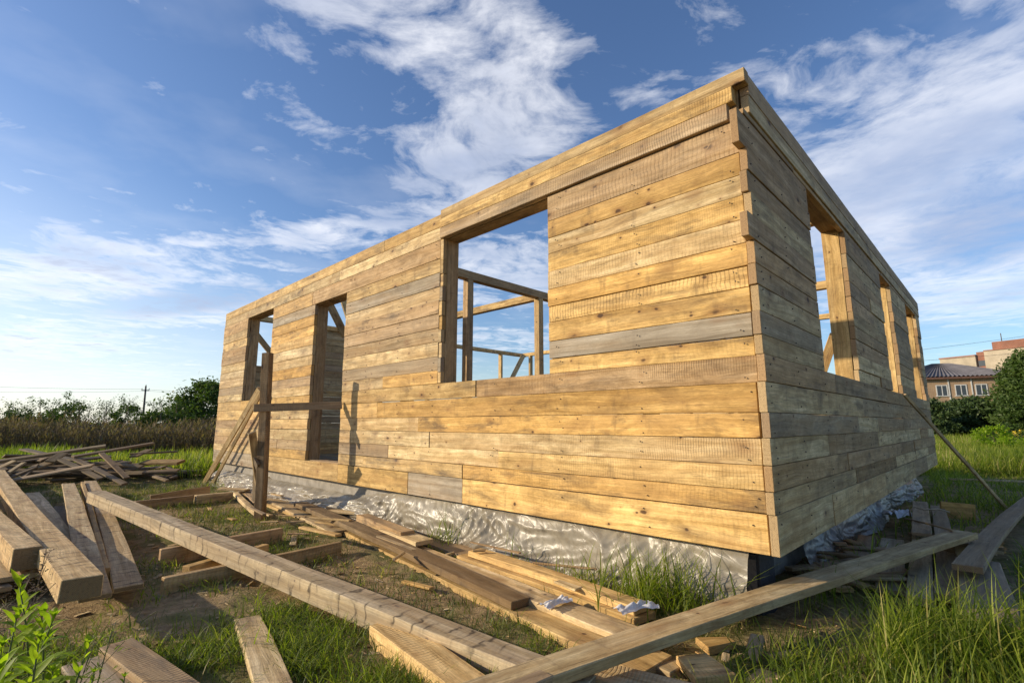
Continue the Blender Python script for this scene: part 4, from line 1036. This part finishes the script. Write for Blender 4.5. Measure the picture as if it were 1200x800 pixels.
# ---- trees and bushes
def tree(name, c, h, rx, ry, label, cat, mat, nclump=60, nleaf=12000, ls=.10, z0=.1, seed=1, trunk_r=.08, cone=0., group=None, flat=.75, lo=.25):
    """tapered trunk, limbs to clump centres, leaf clumps spread through the crown's volume"""
    rr = random.Random(seed); rs = np.random.RandomState(seed); e = empty(name, c, label, cat, group)
    bm = bmesh.new()
    def limb(p, q, r0, r1):
        d = (q - p); x = d.orthogonal().normalized(); y = d.normalized().cross(x); ra = []; mid = p.lerp(q, .5) + Vector((rr.uniform(-.1, .1), rr.uniform(-.1, .1), .08)) * d.length
        for P_, r in ((p, r0), (mid, (r0 + r1) / 2), (q, r1)):
            ra.append([bm.verts.new(P_ + x * r * math.cos(k * 1.2566) + y * r * math.sin(k * 1.2566)) for k in range(5)])
        for a, b in zip(ra, ra[1:]):
            for k in range(5): bm.faces.new((a[k], a[(k + 1) % 5], b[(k + 1) % 5], b[k]))
    top = c + Vector((rr.uniform(-.1, .1) * h, 0, h * .88)); limb(c - Vector((0, 0, .1)), top, trunk_r, trunk_r * .2)
    cl = []
    for i in range(nclump):
        t = rr.uniform(z0, 1.0) ** .9; az = rr.uniform(0, 6.2832)
        env = (math.sin(math.pi * min(1, max(0, (t - z0) / (1 - z0))) ** .7) ** .6) if cone == 0 else (1 - (t - z0) / (1 - z0)) ** cone
        rad_ = env * rr.uniform(.35, 1.0) ** .5 * rr.choice([.8, .95, 1.05, 1.3]) * rr.uniform(.9, 1.08)
        q = c + Vector((math.cos(az) * rx * rad_, math.sin(az) * ry * rad_, h * t))
        limb(c + (top - c) * max(.05, t - .22), q, trunk_r * .35 * (1.2 - t), trunk_r * .06)
        cl.append((q, rr.uniform(.55, 1.3)))
    bm_obj('trunk', bm, BARK, e)
    per = nleaf // nclump; V = []; Cc = []
    for q, s in cl:
        m = int(per * s); sg = (rx + ry + h) / 3 * .115 * s
        P_ = rs.normal(0, 1, (m, 3)) * np.array([sg, sg, sg * flat]) + np.array(q)
        P_[:, 2] = np.maximum(P_[:, 2], .05)
        d1 = rs.normal(0, 1, (m, 3)); d1 /= np.linalg.norm(d1, axis=1, keepdims=True); d2 = np.cross(d1, rs.normal(0, 1, (m, 3))); d2 /= np.linalg.norm(d2, axis=1, keepdims=True)
        L = ls * rs.uniform(.6, 1.3, (m, 1)); d1 *= L; d2 *= L * .45
        V.append(np.stack([P_ - d1, P_ + d2, P_ + d1, P_ - d2], 1).reshape(-1, 3))
        tn = np.clip(rr.uniform(.2, .7) + rs.uniform(-.25, .25, m), 0, 1); cc = np.ones((m, 4, 4)); cc[:, :, 0] = tn[:, None]; cc[:, :, 1] = .6; Cc.append(cc.reshape(-1, 4))
    V = np.concatenate(V); Cc = np.concatenate(Cc); Q = np.arange(len(V)).reshape(-1, 4)
    npmesh('crown', V, Q, np.zeros((0, 3), int), Cc, mat, e)
    return e
def gp(px, D): p = atd(px, 496, D); return Vector((p.x, D, 0))
tree('small_tree', gp(240, 23), 2.85, 1.5, 1.3, 'green bushy tree just left of the house above the dry weeds', 'tree', L_BUSH, 60, 8500, .085, .12, 3, .07)
tree('small_tree', gp(222, 26), 2.3, 1.1, 1., 'lower left neighbour of the bushy tree beside the house', 'tree', L_BUSH, 36, 4800, .09, .1, 4, .06)
for i, (px, D_, h_) in enumerate([(18, 21, 1.75), (60, 19.5, 1.7), (86, 22, 2.0), (128, 20, 1.6), (150, 23, 2.0), (190, 20, 1.75)]):
    tree('scrub_bush', gp(px, D_), h_ * .93, .75, .6, 'low loose bush rising from the dry weeds of the left field', 'bush', L_BUSH, 20, 1300, .07, .3, 60 + i, .03, group='scrub along the left field edge')
# right background
tree('juniper_bush', gp(1142, 40), 2.9, 2.9, 2.2, 'widest dark bush in front of the brick house', 'bush', L_CONI, 110, 30000, .13, .03, 11, .12, flat=.45)
tree('juniper_bush', gp(1118, 41), 2.5, 2.0, 2., 'dark bush at the left side of the widest one', 'bush', L_CONI, 60, 16000, .13, .03, 12, .1, flat=.45)
tree('juniper_bush', gp(1168, 42), 2.7, 2.3, 2., 'dark bush between the widest one and the big tree', 'bush', L_CONI, 70, 18000, .13, .03, 16, .1, flat=.45)
tree('juniper_bush', gp(1092, 38), 2.9, 1.2, 1.2, 'narrow dark bush at the edge of the timber wall', 'bush', L_CONI, 40, 9000, .12, .03, 13, .1, flat=.5)
tree('big_tree', gp(1218, 36), 5.9, 1.6, 1.7, 'big tree at the right photo edge beside the brick house', 'tree', L_BUSH, 110, 34000, .14, .06, 14, .16)
tree('big_tree', gp(1197, 34), 2.9, 1.15, 1.2, 'lower lighter bush at the foot of the big tree', 'bush', L_BUSH, 50, 14000, .11, .05, 15, .1)
tree('sapling_bush', gp(1163, 17.5), .95, .75, .7, 'light green low bush standing in the sunlit field', 'bush', L_WEED, 26, 2600, .045, .1, 21, .02)
tree('sapling_bush', gp(1185, 20), 1.0, .8, .7, 'second low bush in the field to the right of the light one', 'bush', L_BUSH, 26, 2600, .05, .1, 22, .02)
# yellow flowers in the field
YF = simple('yellow_petals', (.65, .48, .03), .6, .2)
x, y = far_field(2600, .95, 1.3, 24, 42); m = fld(x, y, .5, 3.) > .52; x, y = x[m], y[m]; n = len(x)
g = blades_geo(x, y, NR.uniform(.03, .08, n), NR.uniform(.05, .10, n), NR.uniform(.2, 1, n), NR.uniform(0, 6.28, n), NR.rand(n), z0=NR.uniform(.4, .75, n))
o = npmesh('yellow_flowers', *g, YF); tag(o, kind='stuff')

# ================================================================== FAR BUILDINGS
def brick_mat(name, c1, c2, mortar, scale):
    m, nt = new_mat(name); k = NT(nt); P = k.n('ShaderNodeTexCoord').outputs['Object']
    sp = k.n('ShaderNodeSeparateXYZ', ins={0: P}); v = k.vec(k.math('ADD', sp.outputs[0], sp.outputs[1]), sp.outputs[2], 0)
    b = k.n('ShaderNodeTexBrick', ins={'Vector': v, 'Color1': c1, 'Color2': c2, 'Mortar': mortar, 'Scale': scale, 'Mortar Size': .02})
    n = k.noise(P, .6, 4); f = k.mr(n, .3, .7, .82, 1.15); col = k.mix(1., b.outputs[0], k.vec(f, f, f), 'MULTIPLY')
    k.out(k.bsdf(col, .9)); return m
BR1 = brick_mat('ochre_brick', (.34, .22, .12), (.27, .17, .095), (.36, .31, .25), 3.2)
BR2 = brick_mat('pale_brick', (.42, .35, .25), (.36, .30, .21), (.42, .38, .32), 3.2)
BR3 = brick_mat('red_brick', (.27, .10, .06), (.22, .085, .05), (.3, .22, .18), 3.2)
WHT = simple('white_paint', (.50, .50, .48), .6, .08)
GLS = simple('window_glass', (.03, .04, .055), .08, .1, 2., .6)
SLATE = simple('slate_roof', (.12, .115, .125), .8, .25, 1.2)
MINT = simple('mint_paint', (.40, .55, .47), .7, .08)

def build_far():
    # two-storey brick house, D about 55
    pA_, pB_ = atd(1080, 443, 55), atd(1177, 443, 52)
    ax = (pB_ - pA_); ax.z = 0; L = ax.length; ax.normalize(); nrm = Vector((ax.y, -ax.x, 0)); orig = Vector((pA_.x, pA_.y, 0)) - ax * 3
    L += 3; Hh = pA_.z
    F = lambda p: orig + ax * p.x - nrm * p.y + UP * p.z
    e = empty('brick_house', orig, 'two storey ochre brick house with grey corrugated hip roof behind the dark bushes', 'house')
    bm = bmesh.new(); box_bm(bm, (0, 0, -.2), (L, 9, Hh), F); bm_obj('wall', bm, BR1, e)
    bm = bmesh.new(); box_bm(bm, (L + .003, 1.2, -.2), (L + 1.2, 7.5, Hh - .05), F); w = bm_obj('side_bay', bm, BR2, e)
    # hip roof with corrugation ribs
    bm = bmesh.new(); o_ = .45; z0, z1 = Hh + .02, atd(1115, 426, 57).z
    c = [(-o_, -o_), (L + 1.2 + o_ , -o_), (L + 1.2 + o_, 9 + o_), (-o_, 9 + o_)]; rdg = [(5.2, 4.5), (6.7, 4.5)]
    n = 90
    def strip(a, b, r0, r1, n):
        prev = None
        for i in range(n + 1):
            t = i / n; lo_ = Vector((a[0] + (b[0] - a[0]) * t, a[1] + (b[1] - a[1]) * t, z0)); hi_ = Vector((r0[0] + (r1[0] - r0[0]) * t, r0[1] + (r1[1] - r0[1]) * t, z1))
            dz = .13 if i % 2 else 0; q = (bm.verts.new(F(lo_ + UP * dz)), bm.verts.new(F(hi_ + UP * dz)))
            if prev: bm.faces.new((prev[0], q[0], q[1], prev[1]))
            prev = q
    strip(c[0], c[1], rdg[0], rdg[1], 64); strip(c[1], c[2], rdg[1], (rdg[1][0] + .02, rdg[1][1]), 70)
    strip(c[2], c[3], rdg[1], rdg[0], 110); strip(c[3], c[0], rdg[0], (rdg[0][0] - .02, rdg[0][1]), 70)
    bm_obj('roof', bm, SLATE, e)
    bm = bmesh.new(); box_bm(bm, (-o_, -o_, Hh - .20), (L + 1.2 + o_, -o_ + .06, Hh + .01), F); box_bm(bm, (-o_, -o_ + .061, Hh - .03), (L + 1.2 + o_, -.003, Hh + .005), F)
    bm_obj('eaves', bm, simple('eaves_paint', (.13, .07, .05), .8), e)
    def win(xc, zc, w, h):
        bm = bmesh.new()
        box_bm(bm, (xc - w / 2, -.05, zc - h / 2), (xc - w / 2 + .09, -.002, zc + h / 2), F); box_bm(bm, (xc + w / 2 - .09, -.05, zc - h / 2), (xc + w / 2, -.002, zc + h / 2), F)
        box_bm(bm, (xc - w / 2 + .091, -.05, zc + h / 2 - .09), (xc + w / 2 - .091, -.002, zc + h / 2), F); box_bm(bm, (xc - w / 2 - .08, -.12, zc - h / 2 - .08), (xc + w / 2 + .08, -.002, zc - h / 2 - .002), F)
        box_bm(bm, (xc - .02, -.055, zc - h / 2), (xc + .05, -.002, zc + h / 2 - .091), F)
        f = bm_obj('window', bm, WHT, e); bm = bmesh.new(); box_bm(bm, (xc - w / 2 + .09, -.03, zc - h / 2), (xc + w / 2 - .09, -.004, zc + h / 2 - .09), F)
        bm_obj('pane', bm, GLS, f)
        return f
    def toX(px): # along the facade
        r = atd(px, 455, 1.0); # direction
        d = Vector((r.x, 1, 0)); M = Matrix(((d.x, -ax.x), (d.y, -ax.y))).inverted(); s = M @ Vector((orig.x, orig.y)); return s.y
    for px in (1103.5, 1126, 1150): win(toX(px), 1.1 + (atd(px, 457, 54).z - 1.1), 1.0, 1.15)
    bm = bmesh.new()
    for px in (1112, 1139): box_bm(bm, (toX(px) - .05, -.07, Hh * .35), (toX(px) + .05, -.002, Hh - .21), F)
    bm_obj('drain_pipe', bm, WHT, e)
    bm = bmesh.new(); x0 = toX(1096); box_bm(bm, (x0, -1.2, 0), (x0 + 2.8, -.003, Hh * .42), F); bm_obj('porch', bm, MINT, e)
    # tall block behind
    D = 105; p0, p1 = atd(1101, 421, D), atd(1215, 412, D - 14)
    ax2 = (p1 - p0); ax2.z = 0; L2 = ax2.length; ax2.normalize(); n2 = Vector((ax2.y, -ax2.x, 0)); o2 = Vector((p0.x, p0.y, 0)); H2 = p0.z
    F2 = lambda p: o2 + ax2 * p.x - n2 * p.y + UP * p.z
    e2 = empty('apartment_block', o2, 'tall pale block with red brick parapet and red balcony bay on the horizon', 'building')
    xs = L2 * .40; xe = L2 * .50
    bm = bmesh.new(); box_bm(bm, (0, 0, -.2), (xs, 12, H2), F2); box_bm(bm, (xe, -.2, -.2), (L2 + 12, 12, H2 + .7), F2); bm_obj('wall', bm, BR2, e2)
    bm = bmesh.new(); box_bm(bm, (xs + .003, .5, -.2), (xe - .003, 11, H2 + .75), F2); bm_obj('balcony_bay', bm, BR3, e2)
    bm = bmesh.new(); box_bm(bm, (xs + .2, .42, H2 - 2.1), (xe - .02, .497, H2 - 1.0), F2); bm_obj('window', bm, GLS, e2)
    bm = bmesh.new(); xp = L2 * .60; box_bm(bm, (xp, -.4, H2 + .703), (L2 + 12, 8, H2 + 2.3), F2); bm_obj('parapet', bm, BR3, e2)
    bm = bmesh.new(); box_bm(bm, (-.1, -.12, H2 + .003), (xs, 12, H2 + .25), F2); box_bm(bm, (xe, -.35, H2 + .703), (xp - .01, 12, H2 + .9), F2); bm_obj('roof_edge', bm, simple('tin', (.25, .12, .09), .5), e2)
    tube_mesh('antenna', [F2(Vector((xp + 1, 1, H2 + 2.2))), F2(Vector((xp + 1, 1, H2 + 4.0)))], .07, BARK, e2, 5)
    return e
build_far()

# ---- utility pole and wires
PW = simple('pole_wood', (.12, .10, .085), .9, .2, 5.)
def wire(name, pts, label, r=.03):
    P_ = []
    for a, b in zip(pts, pts[1:]):
        a = Vector(a); b = Vector(b)
        for i in range(12):
            t = i / 12; P_.append(a.lerp(b, t) - UP * (4 * t * (1 - t) * (b - a).length * .012))
    P_.append(Vector(pts[-1])); o = tube_mesh(name, P_, r, simple('cable', (.10, .10, .11), .6), None, 4); tag(o, label, 'power line'); return o
D = 90
c = gp(167, D); top = atd(171, 452, D)
e = empty('utility_pole', c, 'dark leaning utility pole rising from the field on the left horizon', 'utility pole')
tube_mesh('shaft', [c, top], [.20, .13], PW, e, 8)
d_ = Vector((.9, .3, 0)).normalized()
tube_mesh('crossarm', [top - UP * .8 - d_ * .6, top - UP * .8 + d_ * .6], .07, PW, e, 6)
bm = bmesh.new()
for k_ in (-.55, 0, .55): bmesh.ops.create_cone(bm, cap_ends=True, segments=8, radius1=.09, radius2=.05, depth=.28, matrix=Matrix.Translation(top + d_ * k_ - UP * (.55 if k_ else -.12)))
bm_obj('insulator', bm, WHT, e)
q = top - UP * .6
wire('power_line', [atd(-260, 440, 70), q - d_ * .55, atd(420, 462, 130)], 'upper thin cable crossing the left sky at the pole top', .022)
wire('power_line', [atd(-260, 452, 70), q + d_ * .55 - UP * .3, atd(420, 466, 130)], 'lower thin cable crossing the left sky at the pole', .020)
wire('power_line', [atd(1040, 414, 60), atd(1420, 355, 60)], 'upper cable above the brick house on the right', .022)
wire('power_line', [atd(1040, 425, 62), atd(1420, 385, 62)], 'lower cable above the brick house on the right', .022)

# ================================================================== LIGHT AND SKY
SUN_AZ = math.atan2(-1.0, -.04)      # compass style: x = sin, y = cos of the direction towards the sun
SUN_EL = rad(19)
sd = Vector((math.sin(SUN_AZ) * math.cos(SUN_EL), math.cos(SUN_AZ) * math.cos(SUN_EL), math.sin(SUN_EL)))
sl = bpy.data.lights.new('sun', 'SUN'); sl.energy = 4.9; sl.angle = rad(.6); sl.color = (1.0, .84, .62)
so = bpy.data.objects.new('sun', sl); COL.objects.link(so); so.rotation_euler = (-sd).to_track_quat('-Z', 'Y').to_euler(); so.location = sd * 30

wd = bpy.data.worlds.new('World'); SC.world = wd; wd.use_nodes = True; wd.node_tree.nodes.clear(); k = NT(wd.node_tree)
sky = k.n('ShaderNodeTexSky', sky_type='NISHITA'); sky.sun_disc = False; sky.sun_elevation = SUN_EL; sky.sun_rotation = SUN_AZ
sky.air_density = 1.0; sky.dust_density = .6; sky.ozone_density = 3.0
Dn = k.n('ShaderNodeTexCoord').outputs['Generated']; sp = k.n('ShaderNodeSeparateXYZ', ins={0: Dn})
zz = k.math('MAXIMUM', sp.outputs[2], .012)
P = k.vec(k.math('DIVIDE', sp.outputs[0], zz), k.math('DIVIDE', sp.outputs[1], zz), 0.)     # cloud sheet high above the ground
def blob(cx, cy, rx, ry, ang, s=1.0):
    q = k.vm('SUBTRACT', P, (cx, cy, 0.)); r_ = k.n('ShaderNodeVectorRotate', ins={'Vector': q, 'Angle': -rad(ang)}, rotation_type='Z_AXIS').outputs[0]
    d = k.vm('LENGTH', k.vm('MULTIPLY', r_, (1 / rx, 1 / ry, 1.)))
    return k.mr(d, .25, 1.25, s, 0, True)
BL = [(-.30, 1.02, .40, .20, 20, .8), (-.10, 1.22, .42, .30, 45, 1.), (.02, 1.55, .50, .36, 70, 1.), (-.20, 2.0, .65, .42, 110, 1.), (-.95, 2.5, .85, .30, 155, .9), (.30, 1.36, .30, .18, 30, .55),
      (1.45, 1.6, .75, .55, 35, 1.), (1.75, 1.1, .9, .36, 20, .9), (2.0, 2.4, 1.4, .85, 45, 1.0), (3.6, 3.6, 2.2, 1.3, 45, .85), 
      (-3.0, 3.4, 1.8, .8, 160, 1.0), (-2.9, 4.5, 1.9, .6, 155, .9), (-6.0, 6.4, 3.2, 1.1, 140, .8), (-1.7, 2.65, .8, .2, 165, .6), (-9., 11., 5, 1.8, 140, .6), (.3, 3.4, 1.8, 1.1, 170, .8), (-.2, 6., 3., 1.2, 175, .6)]
m = None
for b_ in BL:
    f = blob(*b_); m = f if m is None else k.math('MAXIMUM', m, f)
wp = k.noise(P, 1.1, 3, .5, 0, 1)
Pw = k.vm('ADD', P, k.vm('MULTIPLY', k.vm('SUBTRACT', wp, (.5, .5, .5)), (.7, .7, 0.)))
n1 = k.noise(Pw, 2.3, 8, .60)
n2 = k.noise(Pw, 7.0, 7, .64)
n3 = k.noise(k.vm('ADD', P, (3., 7., 0.)), 1.4, 5, .55)
tx = k.math('ADD', k.math('MULTIPLY', n1, .60), k.math('MULTIPLY', n2, .40))
dens = k.math('ADD', k.math('MULTIPLY', m, .36), k.math('MULTIPLY', k.math('SUBTRACT', tx, k.mr(k.n('ShaderNodeSeparateXYZ', ins={0: P}).outputs[0], .8, 1.6, .49, .44)), k.mr(k.n('ShaderNodeSeparateXYZ', ins={0: P}).outputs[0], .8, 1.6, 2.0, 1.25)))
dens = k.mr(dens, .12, .62, 0, 1)
veil = k.math('MULTIPLY', k.mr(n3, .5, .8), .18)
dens = k.math('MAXIMUM', dens, veil)
edge = k.mr(sp.outputs[2], .01, .10)
thick = k.mr(k.math('ADD', k.math('MULTIPLY', n3, .8), k.math('MULTIPLY', dens, .35)), .50, .80, 0, 1, True)
thick = k.math('MAXIMUM', k.math('MULTIPLY', thick, .8), k.math('MAXIMUM', blob(2.5, 2.5, 1.1, .5, 45, 1.), blob(-2.7, 4.1, 1.5, .42, 155, 1.)))
ccol = k.mix(thick, (6.9, 6.9, 7.1), (2.9, 3.4, 4.6))
skyc = k.n('ShaderNodeHueSaturation', ins={'Hue': .507, 'Saturation': 1.08, 'Value': 1.0, 'Color': sky.outputs[0]}).outputs[0]
haze = k.mr(k.math('ADD', sp.outputs[2], k.math('MULTIPLY', k.math('ADD', sp.outputs[0], .95), .42)), 0., .60, .58, 0., True)
skyc = k.mix(haze, skyc, (6.1, 6.2, 6.5))
fin = k.mix(k.math('MULTIPLY', k.math('MULTIPLY', dens, .88), edge), skyc, ccol)
bg = k.n('ShaderNodeBackground', ins={0: fin, 1: .15}); wo = k.nt.nodes.new('ShaderNodeOutputWorld'); k.nt.links.new(bg.outputs[0], wo.inputs[0])

SC.view_settings.view_transform = 'Standard'; SC.view_settings.look = 'None'; SC.view_settings.exposure = 0.2; SC.view_settings.gamma = 1.0
SC.view_settings.use_curve_mapping = False
SC.render.engine = 'CYCLES'; SC.cycles.max_bounces = 6; SC.cycles.transparent_max_bounces = 8
